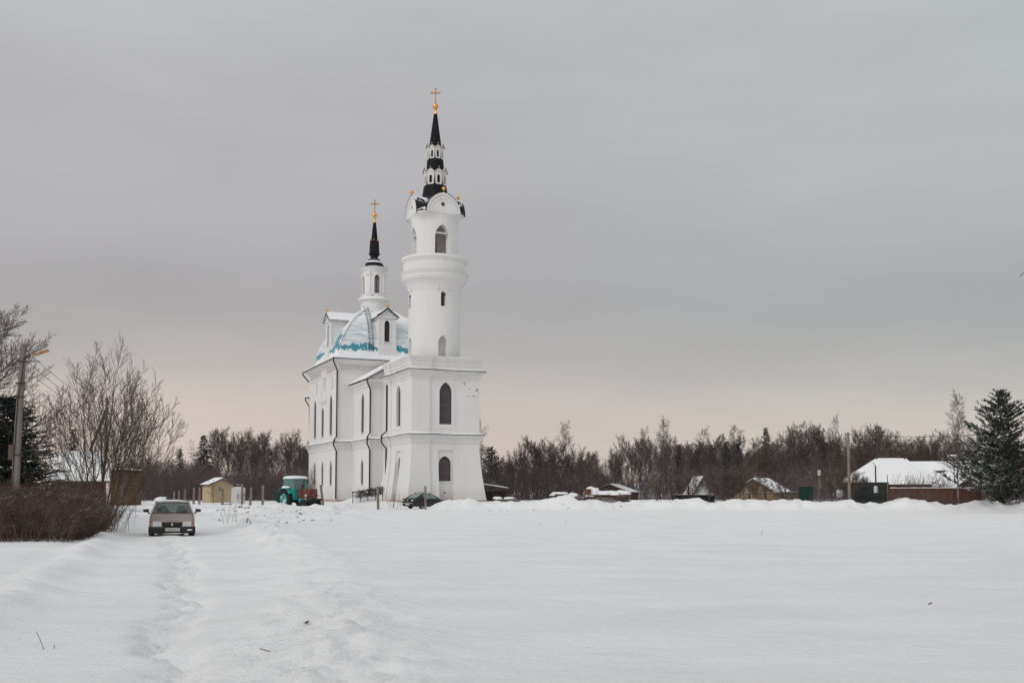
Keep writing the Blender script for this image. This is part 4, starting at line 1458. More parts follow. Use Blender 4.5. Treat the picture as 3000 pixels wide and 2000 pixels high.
def put_tree(key, x, y, top, label, cat='tree', group=None, rz=None, name='bare_tree', wide=1., rnd=random.Random(99)):
    tr, cw, zmax = TP[key]
    z = hz(x, y)
    s_ = (top - z) / zmax
    o = thing(name, label, cat, (x, y, z), rnd.uniform(0, 6.28) if rz is None else rz, group)
    o.scale = (s_ * wide, s_ * wide, s_)
    link('trunk', tr, o)
    link('crown', cw, o)
    return o

def twigs_np(b, d, L, r0, r1, bend, nseg=2, ns=3):
    N = len(b)
    ref = np.array([.31, .17, .93])
    a = np.cross(d, ref)
    a /= np.linalg.norm(a, axis=1, keepdims=True) + 1e-9
    c = np.cross(d, a)
    V = np.zeros((N, nseg + 1, ns, 3))
    for i in range(nseg + 1):
        t = i / nseg
        p = b + d * (L * t)[:, None] + bend * (t * t)
        rr = (r0 * (1 - t) + r1 * t)[:, None]
        for j in range(ns):
            w = 2 * math.pi * j / ns
            V[:, i, j] = p + rr * (a * math.cos(w) + c * math.sin(w))
    base = (np.arange(N) * (nseg + 1) * ns)[:, None]
    qs = []
    for i in range(nseg):
        for j in range(ns):
            j2 = (j + 1) % ns
            qs.append(np.stack([base[:, 0] + i * ns + j, base[:, 0] + i * ns + j2, base[:, 0] + (i + 1) * ns + j2, base[:, 0] + (i + 1) * ns + j], -1))
    return V.reshape(-1, 3), np.stack(qs, 1).reshape(-1, 4)

def unit(v):
    return v / (np.linalg.norm(v, axis=1, keepdims=True) + 1e-9)

def thicket(name, pos, hgt, r0, rng_, mats, twn=4, tw=(.25, .6), lean=.18, lean_bias=None, t_lo=.15, twr=.6, tws=.55):
    """many upright stems with side twigs"""
    N = len(pos)
    d = np.stack([rng_.normal(0, lean, N), rng_.normal(0, lean, N), np.ones(N)], -1)
    if lean_bias is not None:
        d[:, :2] += lean_bias
    d = unit(d)
    bend = np.stack([rng_.normal(0, .12, N), rng_.normal(0, .12, N), np.zeros(N)], -1) * hgt[:, None]
    v1, q1 = twigs_np(pos, d, hgt, r0, r0 * .45, bend, 3)
    k = np.repeat(np.arange(N), twn)
    t = rng_.uniform(t_lo, 1, len(k))
    b = pos[k] + d[k] * (hgt[k] * t)[:, None] + bend[k] * (t * t)[:, None]
    td = unit(d[k] * .9 + rng_.normal(0, tws, (len(k), 3)))
    tl = hgt[k] * rng_.uniform(tw[0], tw[1], len(k)) * (1.15 - .7 * t)
    v2, q2 = twigs_np(b, td, tl, r0[k] * twr, r0[k] * .3, np.stack([np.zeros(len(k)), np.zeros(len(k)), tl * .15], -1), 2)
    return np_mesh(name, np.concatenate([v1, v2]), np.concatenate([q1, q2 + len(v1)]), mats)

rg = np.random.default_rng(7)
# ---- hedge on the left of the track
N = 3900
u = rg.uniform(0, 1, N)
hx = rg.uniform(-22, -13.6, N)
hy = 30.6 + rg.gamma(1.7, 1.0, N) + 1.5 * (rg.uniform(0, 1, N) ** 2) * 4
edge = -13.3 - .21 * (hy - 31)
hx = np.where(hx > edge, edge - rg.exponential(.8, N), hx)
hh = (1.35 + .35 * vnoise(hx * .7, hy * .7, 3)) * rg.uniform(.75, 1.12, N) * (1 - .45 * np.exp((hx - edge) / .7)) + .04 * (hy - 31)
hzv = height(hx, hy) - .08
bias = np.stack([.28 * np.exp((hx - edge) / 1.2) * rg.uniform(.2, 1.6, N), -.22 * np.exp(-(hy - 31) / .8) * rg.uniform(0, 1, N)], -1)
hedge = thing('hedge', 'dense leafless brown hedge lining the left of the snowy track', 'hedge', (-17, 33, 0))
hm_ = thicket('stems', np.stack([hx + 17, hy - 33, hzv], -1), hh, rg.uniform(.006, .011, N), rg, 'shrub', twn=6, tw=(.2, .5), lean=.2, lean_bias=bias, t_lo=.3, tws=.85)
link('stems', hm_, hedge)

# ---- the many-stemmed tree behind the hedge
rnd = random.Random(21)
mt, mc = MB(), MB()
HERO = dict(n=[12, 8, 5], t0=[.22, .15, .1], ang=[26, 30, 34], lr=[.44, .42, .45], trop=[.03, .07, .05, .03], wander=[.04, .045, .06, .07], segs=[8, 6, 3, 2], tip=[.12, .2, .4, .7], minr=.0065, b0=1.15, b1=.55, split=0)
stems = [(-.22, .05, 7.3, .075), (-.03, .1, 7.8, .10), (-.4, 0, 6.6, .06), (.1, -.1, 6.6, .065), (.26, .05, 6.6, .06), (.4, .1, 6.4, .055), (.54, -.1, 6.1, .05), (.72, 0, 5.7, .045), (-.62, .1, 5.6, .045),
         (.92, .1, 5.2, .04), (-.85, -.1, 4.6, .038), (.33, .35, 6.2, .05), (-.25, -.3, 6.0, .05), (.62, .3, 5.4, .04)]
for (ax, ay, L, r_) in stems:
    p0 = Vector((ax * .45, ay * .6, -.2))
    grow(mt, mc, rnd, p0, Vector((ax * .74 - .02, ay, 1)).normalized(), L * .98, r_ * .78, 0, HERO)
HS = .84
hero = thing('multi_stemmed_tree', 'wide many-stemmed leafless tree rising behind the hedge beside the parked hatchback', 'tree', (-16.6, 41.5, hz(-16.6, 41.5)))
mt.build('trunk', 'bark', hero)
mc.build('crown', 'twig2', hero)
hero.scale = (HS * .95, HS * .95, HS)

put_tree('old', xat(-70, 56), 56, 12.8, 'tall dense leafless tree at the left edge behind the concrete lamp pole', rz=.6, wide=.95)

# ---- conifers
def conifer(seed, H_, width, nwh, per, tw_len, r0, droop, mats='spruce', shoots=9, up=0., crownpow=.9, t_lo=.06, ragged=.15):
    rg_ = np.random.default_rng(seed)
    B, D, L_, R0, Bd = [], [], [], [], []
    bb = MB()
    bb.tube([(0, 0, -.3), (0, 0, H_ * .5), (0, 0, H_ * .97)], [H_ * .014, H_ * .009, .02], 6)
    for w in range(nwh):
        t = t_lo + (1 - t_lo) * w / nwh
        z = H_ * t
        zw = ragged * .6
        rad = width * (1 - t) ** crownpow * rg_.uniform(.95 - ragged, .95 + ragged) + .12
        for k in range(per):
            a = rg_.uniform(0, 6.283)
            rl = rad * rg_.uniform(.65 - ragged * .5, 1.12 + ragged * .3)
            out = np.array([math.cos(a), math.sin(a), 0])
            ns_ = max(3, int(shoots * rl / width) + 2)
            s_ = np.sort(rg_.uniform(.12, 1, ns_))
            z_b = z + rg_.uniform(-zw, zw)
            pz = z_b + rl * (up * s_ - droop * s_ ** 1.6 + .12 * s_ ** 3)
            p = out[None] * (rl * s_)[:, None]
            p[:, 2] = pz
            side = np.array([-out[1], out[0], 0])
            sd = rg_.choice([-1, 1], ns_)
            dv = out[None] * rg_.uniform(.35, .9, ns_)[:, None] + side[None] * (sd * rg_.uniform(.2, .95, ns_))[:, None]
            dv[:, 2] = rg_.normal(up * .9 - droop * .35, .16, ns_)
            B.append(p); D.append(dv)
            L_.append(tw_len * rg_.uniform(.6, 1.25, ns_) * (.55 + .6 * (1 - t)))
            Bd.append(np.stack([np.zeros(ns_), np.zeros(ns_), -droop * .25 * tw_len * np.ones(ns_) + up * .3 * tw_len], -1))
            bb.tube([(0, 0, z), (out[0] * rl * .6, out[1] * rl * .6, z + rl * (up * .6 - droop * .45)), (out[0] * rl, out[1] * rl, z + rl * (up - droop + .12))], [.012 + .008 * rl, .012, .008], 3, cap=False)
    B, D, L_, Bd = np.concatenate(B), unit(np.concatenate(D)), np.concatenate(L_), np.concatenate(Bd)
    n_ = len(B)
    v, q = twigs_np(B, D, L_, np.full(n_, r0) * rg_.uniform(.7, 1.2, n_), np.full(n_, r0 * .25), Bd, 2)
    # a second, finer spray on every shoot
    k = np.repeat(np.arange(n_), 3)
    t = rg_.uniform(.1, .9, len(k))
    b2 = B[k] + D[k] * (L_[k] * t)[:, None] + Bd[k] * (t * t)[:, None]
    d2 = unit(D[k] * .8 + rg_.normal(0, .5, (len(k), 3)))
    v2, q2 = twigs_np(b2, d2, L_[k] * rg_.uniform(.3, .55, len(k)), np.full(len(k), r0 * .7), np.full(len(k), r0 * .2), np.zeros((len(k), 3)), 1)
    return bb.mesh('trunk', 'bark'), np_mesh('crown', np.concatenate([v, v2]), np.concatenate([q, q2 + len(v)]), mats), H_
TP['spruce0'] = conifer(1, 12, 2.6, 44, 8, .55, .055, .35)
TP['spruce1'] = conifer(2, 12, 3.0, 40, 8, .6, .06, .3)
TP['thuja'] = conifer(3, 6, 2.3, 46, 13, .42, .035, .12, crownpow=.55, up=.15)
TP['pine'] = conifer(4, 10, 3.9, 28, 12, .5, .07, .0, 'pine', shoots=18, up=.42, crownpow=.74, t_lo=.02, ragged=.3)
TP['pine1'] = conifer(5, 10, 3.0, 20, 9, .5, .085, .05, 'pine', shoots=12, up=.35, crownpow=.5, t_lo=.35)

put_tree('thuja', xat(18, 50), 50, zat(1160, 50), 'dark bushy evergreen with flecks of snow behind the concrete lamp pole', name='evergreen_tree', wide=1.2, rz=.4)
put_tree('spruce1', xat(214, 105), 105, zat(1252, 105), 'dark spruce showing above the snowy roof at the left', name='spruce_tree')
put_tree('spruce0', xat(527, 160), 160, zat(1312, 160), 'small dark spruce left of the taller spruce in the left wood', name='spruce_tree', wide=1.25)
put_tree('spruce1', xat(597, 158), 158, zat(1272, 158), 'tall dark spruce standing at the left end of the left wood', name='spruce_tree', wide=1.2)
put_tree('pine', xat(2935, 84), 84, zat(1142, 84), 'large snow flecked pine at the right edge of the field', name='pine_tree', rz=1.0, wide=1.05)
put_tree('pine', xat(3105, 90), 90, zat(1270, 90), 'snowy pine cut by the right edge of the picture', name='pine_tree', rz=2.2)
put_tree('pine1', xat(1437, 150), 150, zat(1308, 150), 'dark round-topped pine just right of the bell tower', name='pine_tree', wide=.9)
put_tree('spruce0', xat(2245, 168), 168, zat(1250, 168), 'pointed spruce rising above the wood over the gabled cottage', name='spruce_tree')
put_tree('birch0', xat(1403, 135), 135, zat(1205, 135), 'birch with drooping twigs peeping out behind the right side of the church', name='birch_tree', rz=2.0)
put_tree('birch1', xat(2803, 88), 88, zat(1138, 88), 'tall slender birch in front of the brick red fence', name='birch_tree', rz=.5, wide=.85)
put_tree('birch0', xat(1656, 140), 140, zat(1228, 140), 'tallest birch in the clump right of the church', name='birch_tree', rz=4.)
put_tree('birch1', xat(1940, 138), 138, zat(1216, 138), 'tall pointed birch left of the A-frame roof', name='birch_tree', rz=1.)
put_tree('birch0', xat(1893, 140), 140, zat(1246, 140), 'shorter birch just left of the tall pointed birch', name='birch_tree', rz=3.)
put_tree('birch1', xat(2058, 165), 165, zat(1243, 165), 'slim birch poking above the wood behind the A-frame roof', name='birch_tree', rz=3.)
put_tree('birch0', xat(2145, 165), 165, zat(1240, 165), 'feathery birch above the snowy roof of the gabled cottage', name='birch_tree', rz=5., wide=1.5)
put_tree('birch1', xat(2444, 150), 150, zat(1203, 150), 'thin leaning birch top standing clear above the wood', name='birch_tree', rz=2.5, wide=.5)
put_tree('fan0', xat(1850, 132), 132, zat(1268, 132), 'broad upright leafless tree right of the lumber piles', rz=2.)
put_tree('fan1', xat(2165, 96), 96, zat(1352, 96), 'bushy leafless tree in front of the gabled cottage', rz=2., wide=1.35)
for i, (px, top) in enumerate([(2030, 1378), (2112, 1368), (2140, 1375), (2228, 1385), (2300, 1372), (2440, 1365), (2530, 1380), (1925, 1385), (1975, 1380)]):
    put_tree(['fan0', 'fan1'][i % 2], xat(px, 97), 97, zat(top, 97), 'bare bush standing in front of the village cottages', cat='bush', group='bushes before the cottages', name='bare_bush', rz=i * 1.3, wide=1.5)
put_tree('fan0', xat(2075, 96), 96, zat(1365, 96), 'small leafless tree in front of the A-frame roof', rz=3., wide=1.1)
put_tree('fan1', xat(2485, 94), 94, zat(1330, 94), 'spreading leafless tree at the foot of the wooden power pole', rz=4., wide=1.25)

for i, (px, top, D) in enumerate([(1592, 1300, 134), (1612, 1290, 136), (1700, 1320, 133), (1795, 1318, 130), (1912, 1285, 132), (1960, 1290, 131), (2008, 1300, 134), (2395, 1300, 133), (2600, 1300, 136)]):
    put_tree(['birch0', 'birch1'][i % 2], xat(px, D), D, zat(top, D), 'young pale stemmed birch at the front of the right wood', group='young birches of the right wood', name='birch_tree', rz=i * .9)
rnd = random.Random(4)
WL = [(600, 1330), (640, 1247), (668, 1255), (693, 1248), (722, 1250), (748, 1256), (775, 1258), (800, 1285), (835, 1252), (862, 1254), (885, 1285), (905, 1300), (930, 1290), (555, 1340), (500, 1335), (470, 1345), (440, 1330), (410, 1340), (380, 1345)]
for i, (px, top) in enumerate(WL):
    D = rnd.uniform(160, 178)
    put_tree(['lind0', 'lind1', 'fan0', 'lind2', 'fan1'][i % 5], xat(px, D), D, zat(top, D), 'leafless tree in the wood left of the church', group='trees of the left wood', rnd=rnd)
WR = [(1470, 1330), (1500, 1310), (1540, 1285), (1572, 1270), (1605, 1275), (1632, 1282), (1690, 1298), (1722, 1315), (1748, 1360), (1772, 1385), (1800, 1305), (1825, 1300), (1875, 1275), (1915, 1275), (1968, 1262), (1995, 1285),
      (2020, 1290), (2045, 1285), (2080, 1265), (2110, 1268), (2180, 1262), (2215, 1270), (2270, 1285), (2300, 1255), (2322, 1228), (2350, 1232), (2380, 1228), (2405, 1240), (2430, 1262), (2468, 1250), (2500, 1248), (2530, 1245),
      (2560, 1238), (2590, 1232), (2618, 1245), (2645, 1268), (2670, 1285), (2700, 1270), (2725, 1262), (2755, 1255), (2785, 1262), (2815, 1270), (2850, 1280), (2890, 1270), (2930, 1280), (2970, 1275)]
for i, (px, top) in enumerate(WR):
    D = rnd.uniform(138, 158) if px < 1760 else rnd.uniform(142, 172)
    put_tree(['lind0', 'fan1', 'lind1', 'fan0', 'lind2'][i % 5], xat(px, D), D, zat(top, D), 'leafless tree in the wood behind the village houses', group='trees of the right wood', rnd=rnd)
WB = [(px, 1295 + rnd.uniform(-8, 22)) for px in range(2000, 3060, 26)] + [(px, 1330 + rnd.uniform(-8, 15)) for px in range(1480, 1740, 32)]
for i, (px, top) in enumerate(WB):
    D = rnd.uniform(178, 215)
    put_tree(['lind1', 'lind2', 'lind0', 'fan1'][i % 4], xat(px, D), D, zat(top, D), 'leafless tree deep in the wood, half hidden behind nearer trees', group='trees deep in the wood', rnd=rnd, wide=1.2)
for i, (px, top) in enumerate([(1990, 1300), (2128, 1290), (2163, 1295), (2672, 1296), (2692, 1302), (2712, 1310), (1945, 1330), (2260, 1330), (2640, 1340), (2740, 1330)]):
    D = rnd.uniform(150, 176)
    put_tree(['spruce0', 'spruce1'][i % 2], xat(px, D), D, zat(top, D), 'dark spruce among the bare trees of the right wood', group='spruces of the right wood', name='spruce_tree', rnd=rnd)

# ---- undergrowth along the foot of both woods
def undergrowth(name, label, spans, seed, n, hmax, r_=.018):
    rg_ = np.random.default_rng(seed)
    px = np.concatenate([rg_.uniform(a, b, int(n * (b - a) / sum(q[1] - q[0] for q in spans))) for a, b, _, _ in spans])
    Dv = np.concatenate([rg_.uniform(d0, d1, int(n * (b - a) / sum(q[1] - q[0] for q in spans))) for a, b, d0, d1 in spans])
    x = (px - 1500) / 3000 * Dv
    hg = hmax * (.45 + .75 * vnoise(x * .25, Dv * .25, seed)) * rg_.uniform(.6, 1.1, len(x))
    me = thicket(name, np.stack([x, Dv, height(x, Dv) - .1], -1), hg, rg_.uniform(r_ * .7, r_ * 1.3, len(x)), rg_, 'twig', twn=4, tw=(.25, .55), lean=.16)
    o = link(name, me)
    o['kind'] = 'stuff'
    o['label'] = label
    return o
undergrowth('undergrowth', 'tangled purple brown undergrowth along the foot of the left wood', [(330, 960, 128, 165)], 3, 4500, 5.2)
undergrowth('undergrowth', 'tangled purple brown undergrowth along the foot of the right wood', [(1400, 1760, 122, 150), (1760, 1990, 135, 160), (1990, 3040, 118, 165)], 5, 7500, 4.6)
undergrowth('undergrowth', 'low snow flecked brush growing in front of the fences at the right', [(1990, 2330, 95.5, 97.5), (2380, 2610, 91.5, 94), (2610, 3040, 85.5, 89)], 9, 2600, 1.15, .012)
# ------------------------------------------------------------------ vehicles
M['car_paint'] = mat('beige_metallic_paint', (.27, .22, .195), .38, metal=.25, nscale=2, namt=.1, spec=.5)
M['car_black'] = mat('black_car_paint', (.012, .011, .014), .28, nscale=1.5, namt=.2, spec=.5)
M['carglass'] = glass('car_glass', (.045, .06, .06), .62)
M['darkcarglass'] = glass('tinted_car_glass', (.20, .30, .27), .85)
M['orange'] = mat('orange_lens', (.42, .07, .035), .3, spec=.5)
M['redlens'] = mat('red_lens', (.35, .06, .08), .3, spec=.5)
M['plate'] = mat('number_plate', (.55, .54, .48), .5)
M['ink'] = mat('plate_ink', (.02, .02, .02), .6)
M['teal'] = mat('teal_tractor_paint', (.025, .30, .275), .5, nscale=3, namt=.18, bump=.05)
M['rust'] = mat('rusty_sheet', (.10, .038, .03), .85, nscale=4, col2=(.21, .095, .07), c2=(.45, .62), bump=.2)
M['seat'] = mat('seat_cloth', (.05, .07, .07), .9)
M['grime'] = mat('dark_grime', (.03, .026, .026), .9, nscale=5, namt=.4, snow=.18)

def blob(mb, cx, cy, z0, rx, ry, h, n=18, rows=5, seed=0, amp=.18, mi=0):
    """lump of snow lying on something"""
    secs = []
    for i in range(rows + 1):
        t = i / rows
        row = []
        for j in range(n):
            a = 2 * math.pi * j / n
            k = 1 + amp * (mnoise.noise((math.cos(a) * 1.7 + seed, math.sin(a) * 1.7, t * 2 + seed)))
            rr = math.cos(t * math.pi / 2 * .96) ** .6
            row.append((cx + rx * rr * math.cos(a) * k, cy + ry * rr * math.sin(a) * k, z0 + h * math.sin(t * math.pi / 2) * k))
        secs.append(row)
    mb.loft(secs, mi, closed=True)
    mb.f.append(tuple(range(len(mb.v) - n, len(mb.v))))
    mb.m.append(mi)
    return mb

def wheel(parent, x, y, r_, w, rim_mat, tyre_mat='rubber', rim=.62, lugs=0, steer=0.):
    o = bpy.data.objects.new('wheel', None)
    prof = [(rim * r_, -w * .42), (r_ * .86, -w * .5), (r_ * .97, -w * .4), (r_, -w * .2), (r_, w * .2), (r_ * .97, w * .4), (r_ * .86, w * .5), (rim * r_, w * .42)]
    t_ = MB().lathe(prof, 28)
    t_.v = [(z, a, b) for a, b, z in t_.v]
    if lugs:
        for k in range(lugs):
            a = 2 * math.pi * k / lugs
            for s_ in (-1, 1):
                a2 = a + (math.pi / lugs if s_ > 0 else 0)
                p = lambda xx, an, rr: (xx, rr * math.cos(an), rr * math.sin(an))
                d_ = .16
                A = [p(s_ * w * .5, a2, r_ * .93), p(s_ * w * .5, a2 + .06, r_ * .93), p(0, a2 + d_ + .06, r_ * 1.0), p(0, a2 + d_, r_ * 1.0)]
                B = [p(s_ * w * .5, a2, r_ * 1.0), p(s_ * w * .5, a2 + .06, r_ * 1.0), p(0, a2 + d_ + .06, r_ * 1.06), p(0, a2 + d_, r_ * 1.06)]
                t_.add(A + B, [(4, 5, 6, 7), (0, 1, 5, 4), (1, 2, 6, 5), (2, 3, 7, 6), (3, 0, 4, 7)])
    me = t_.mesh('tyre', tyre_mat, 40)
    q = link('wheel', me, parent)
    q.location = (x, y, r_)
    q.rotation_euler = (0, 0, steer)
    rm_ = MB()
    for s_ in (-1, 1):
        rm_.lathe([(rim * r_ * 1.02, s_ * w * .42), (rim * r_ * .9, s_ * w * .3), (rim * r_ * .5, s_ * w * .2), (rim * r_ * .3, s_ * w * .34), (.01, s_ * w * .36)], 20)
    rm_.v = [(z, a, b) for a, b, z in rm_.v]
    link('rim', rm_.mesh('rim', rim_mat, 40), q)
    return q

def car_body(parent, st, paint, bw):
    """st: stations (y, half width, sill z, top z, crown)"""
    m_ = MB()
    secs = []
    for y, w, zb, zt, cr_ in st:
        half = [(w - .1, zb), (w - .02, zb + .05), (w, (zb + zt) / 2), (w - .015, zt - .12), (w - .05, zt - .04), (w - .13, zt), (w * .5, zt + cr_ * .7), (0, zt + cr_)]
        secs.append([(x, y, z) for x, z in half] + [(-x, y, z) for x, z in half[::-1][1:]])
    m_.loft(secs, closed=True, caps=True)
    return m_.build('body', paint, parent, smooth=35)

def hatchback():
    x, y = -12.62, 38.2
    c = thing('parked_hatchback', 'beige three-door hatchback parked facing the camera on the snowy track', 'car', (x, y, hz(x, y + 1) - .07), R(18.5))
    st = [(.0, .74, .32, .635, .0), (.02, .77, .30, .67, .015), (.28, .80, .26, .745, .02), (.3, .80, .55, .745, .02), (.62, .81, .63, .82, .025), (.95, .815, .55, .90, .03), (.97, .815, .26, .905, .03), (1.12, .82, .24, .945, .03),
          (1.6, .825, .24, .95, 0), (2.75, .825, .24, .955, 0), (2.77, .825, .55, .955, 0), (3.1, .82, .62, .955, 0), (3.42, .81, .55, .94, 0), (3.44, .81, .3, .94, 0), (3.98, .76, .4, .93, 0)]
    car_body(c, st, 'car_paint', .8)
    # roof and pillars
    rf_ = MB()
    secs = []
    for yy, w, z, crn in ((1.78, .56, 1.335, .02), (1.9, .575, 1.36, .03), (2.5, .59, 1.385, .03), (3.1, .58, 1.375, .03), (3.3, .56, 1.345, .02)):
        secs.append([(-w, yy, z - .05), (-w + .03, yy, z), (-w * .5, yy, z + crn), (0, yy, z + crn * 1.2), (w * .5, yy, z + crn), (w - .03, yy, z), (w, yy, z - .05)])
    rf_.loft(secs)
    rf_.loft([[(p[0], p[1], p[2] - .05) for p in q] for q in secs])
    rf_.loft([[(p[0], p[1] - .02, p[2]) for p in secs[0]], [(p[0], p[1] - .02, p[2] - .06) for p in secs[0]]])
    for s_ in (-1, 1):
        rf_.tube([(s_ * .735, 1.02, .90), (s_ * .65, 1.4, 1.13), (s_ * .56, 1.8, 1.335)], [.035, .032, .03], 6)
        rf_.tube([(s_ * .56, 1.8, 1.335), (s_ * .59, 2.5, 1.36), (s_ * .565, 3.28, 1.33)], .025, 6)
        rf_.tube([(s_ * .75, 2.25, .93), (s_ * .60, 2.35, 1.36)], .035, 6)
        rf_.tube([(s_ * .73, 3.9, .94), (s_ * .56, 3.28, 1.33)], .07, 6)
        rf_.tube([(s_ * .75, 3.2, .93), (s_ * .58, 3.1, 1.36)], .05, 6)
    rf_.build('roof', 'car_paint', c, smooth=40)
    MB().loft([[(-.725, 1.04, .95), (0, .93, .97), (.725, 1.04, .95)], [(-.64, 1.42, 1.15), (0, 1.33, 1.16), (.64, 1.42, 1.15)], [(-.555, 1.79, 1.33), (0, 1.74, 1.35), (.555, 1.79, 1.33)]]).build('windscreen', 'carglass', c, smooth=True)
    MB().add([(-.7, 3.87, .96), (.7, 3.87, .96), (.54, 3.3, 1.32), (-.54, 3.3, 1.32)], [(0, 1, 2, 3)]).build('rear_window', 'carglass', c)
    for s_ in (-1, 1):
        MB().add([(s_ * .765, 1.15, .93), (s_ * .765, 3.7, .95), (s_ * .575, 3.2, 1.33), (s_ * .575, 1.9, 1.33)], [(0, 1, 2, 3)]).build('side_window', 'carglass', c)
        se = MB()
        se.box(s_ * .36 - .24, s_ * .36 + .24, 1.9, 2.4, .45, .6)
        se.loft([[(s_ * .36 + .23 * math.cos(a) * k, 2.42 + .08 * i, .6 + .52 * i + .02 * math.sin(a)) for a in np.linspace(0, 6.283, 9)] for i, k in ((0, 1), (.5, 1), (.95, .85), (1.05, .5))])
        se.box(s_ * .36 - .22, s_ * .36 + .22, 2.4, 2.5, .55, 1.02)
        se.box(s_ * .36 - .13, s_ * .36 + .13, 2.42, 2.5, 1.02, 1.2)
        se.build('seat', 'seat', c)
        # lamps: clear lens in front of the bonnet edge, orange indicator at the outer end
        MB().loft([[(s_ * .35, -.02, .465), (s_ * .385, -.03, .635), (s_ * .39, .02, .65)], [(s_ * .68, .0, .46), (s_ * .68, .0, .65), (s_ * .68, .05, .665)]]).build('headlight', 'chrome', c)
        MB().loft([[(s_ * .685, .0, .455), (s_ * .685, .0, .655)], [(s_ * .765, .03, .455), (s_ * .745, .03, .66)], [(s_ * .79, .12, .46), (s_ * .775, .12, .665)]]).build('indicator', 'orange', c)
        mr_ = MB()
        mr_.loft([[(s_ * (.84 + dx), 1.12 + dy, .97 + dz) for dx, dz in ((0, 0), (.2, .01), (.21, .11), (.01, .13))] for dy in (0, .08)], closed=True, caps=True)
        mr_.bar((s_ * .78, 1.2, .93), (s_ * .88, 1.16, .95), .04, .04)
        mr_.build('wing_mirror', 'blackplastic', c)
        MB().bar((s_ * .05 + .1, .985, .975), (s_ * .05 + s_ * .32 + .2, 1.05, 1.005), .025, .02).tube([(s_ * .3, .94, .96), (s_ * .05 + s_ * .16 + .15, 1.02, 1.0)], .012, 4).build('wiper', 'blackplastic', c)
    MB().box(-.355, .355, -.015, .03, .455, .62).box(-.355, .355, -.03, -.01, .53, .538).build('grille', 'blackplastic', c)
    MB().add([(-.03, -.034, .50), (.03, -.034, .50), (.03, -.034, .58), (-.03, -.034, .58)], [(0, 1, 2, 3)]).build('emblem', 'chrome', c)
    bp = MB()
    secs = []
    for xx in np.linspace(-.83, .83, 15):
        k = abs(xx) / .83
        yb = -.13 + .12 * k ** 5
        secs.append([(xx, yb + .02, .21), (xx, yb - .01, .25), (xx, yb - .02, .41), (xx, yb + .02, .455), (xx, yb + .2, .455), (xx, yb + .2, .21)])
    bp.loft(secs, closed=True, caps=True)
    bp.build('bumper', 'blackplastic', c, smooth=40)
    va = MB().box(-.36, .42, -.07, .0, .13, .2).box(-.3, .40, -.10, -.03, .05, .11)
    va.build('torn_valance', 'grime', c, label='torn black valance hanging under the bumper')
    sn_ = MB()
    blob(sn_, .02, -.07, .2, .42, .07, .04, seed=3)
    blob(sn_, .62, -.12, .32, .1, .05, .045, seed=4)
    blob(sn_, -.05, -.09, .1, .36, .06, .04, seed=8)
    sn_.build('bumper_snow', 'snow', c, smooth=True)
    sn_ = MB()
    secs = []
    for yy in np.linspace(1.9, 3.3, 9):
        w = .54
        secs.append([(xx, yy, 1.375 + .035 * (1 - (xx / w) ** 2) + .05 * (1 - abs(xx / w) ** 4) * (.35 + .5 * abs(mnoise.noise((xx * 3, yy * 3, 0)))) - (.05 if yy < 1.95 else 0)) for xx in np.linspace(-w, w, 13)])
    sn_.loft(secs)
    sn_.build('roof_snow', 'snow', c, smooth=True)
    sn_ = MB()
    blob(sn_, -.42, 2.3, 1.38, .22, .35, .15, seed=11, amp=.4)
    sn_.build('snow_lump', 'snow', c, smooth=True, label='lump of snow left on the car roof')
    pt = MB().box(-.235, .275, -.165, -.152, .30, .415).build('number_plate', 'plate', c)
    for txt, size, xx, zz in (('E', .085, -.20, .32), ('626', .115, -.135, .32), ('TB', .085, .045, .32), ('44', .085, .165, .345)):
        cu = bpy.data.curves.new('plate_text', 'FONT')
        cu.body = txt
        cu.size = size
        tmp = bpy.data.objects.new('plate_text', cu)
        me = bpy.data.meshes.new_from_object(tmp)
        bpy.data.objects.remove(tmp)
        me.materials.clear()
        me.materials.append(M['ink'])
        q = link('plate_text', me, pt)
        q.location = (xx, -.168, zz)
        q.rotation_euler = (math.pi / 2, 0, 0)
    for s_ in (-1, 1):
        wheel(c, s_ * .725, .62, .285, .175, 'chrome')
        wheel(c, s_ * .725, 3.1, .285, .17, 'chrome')
    return c
hatchback()

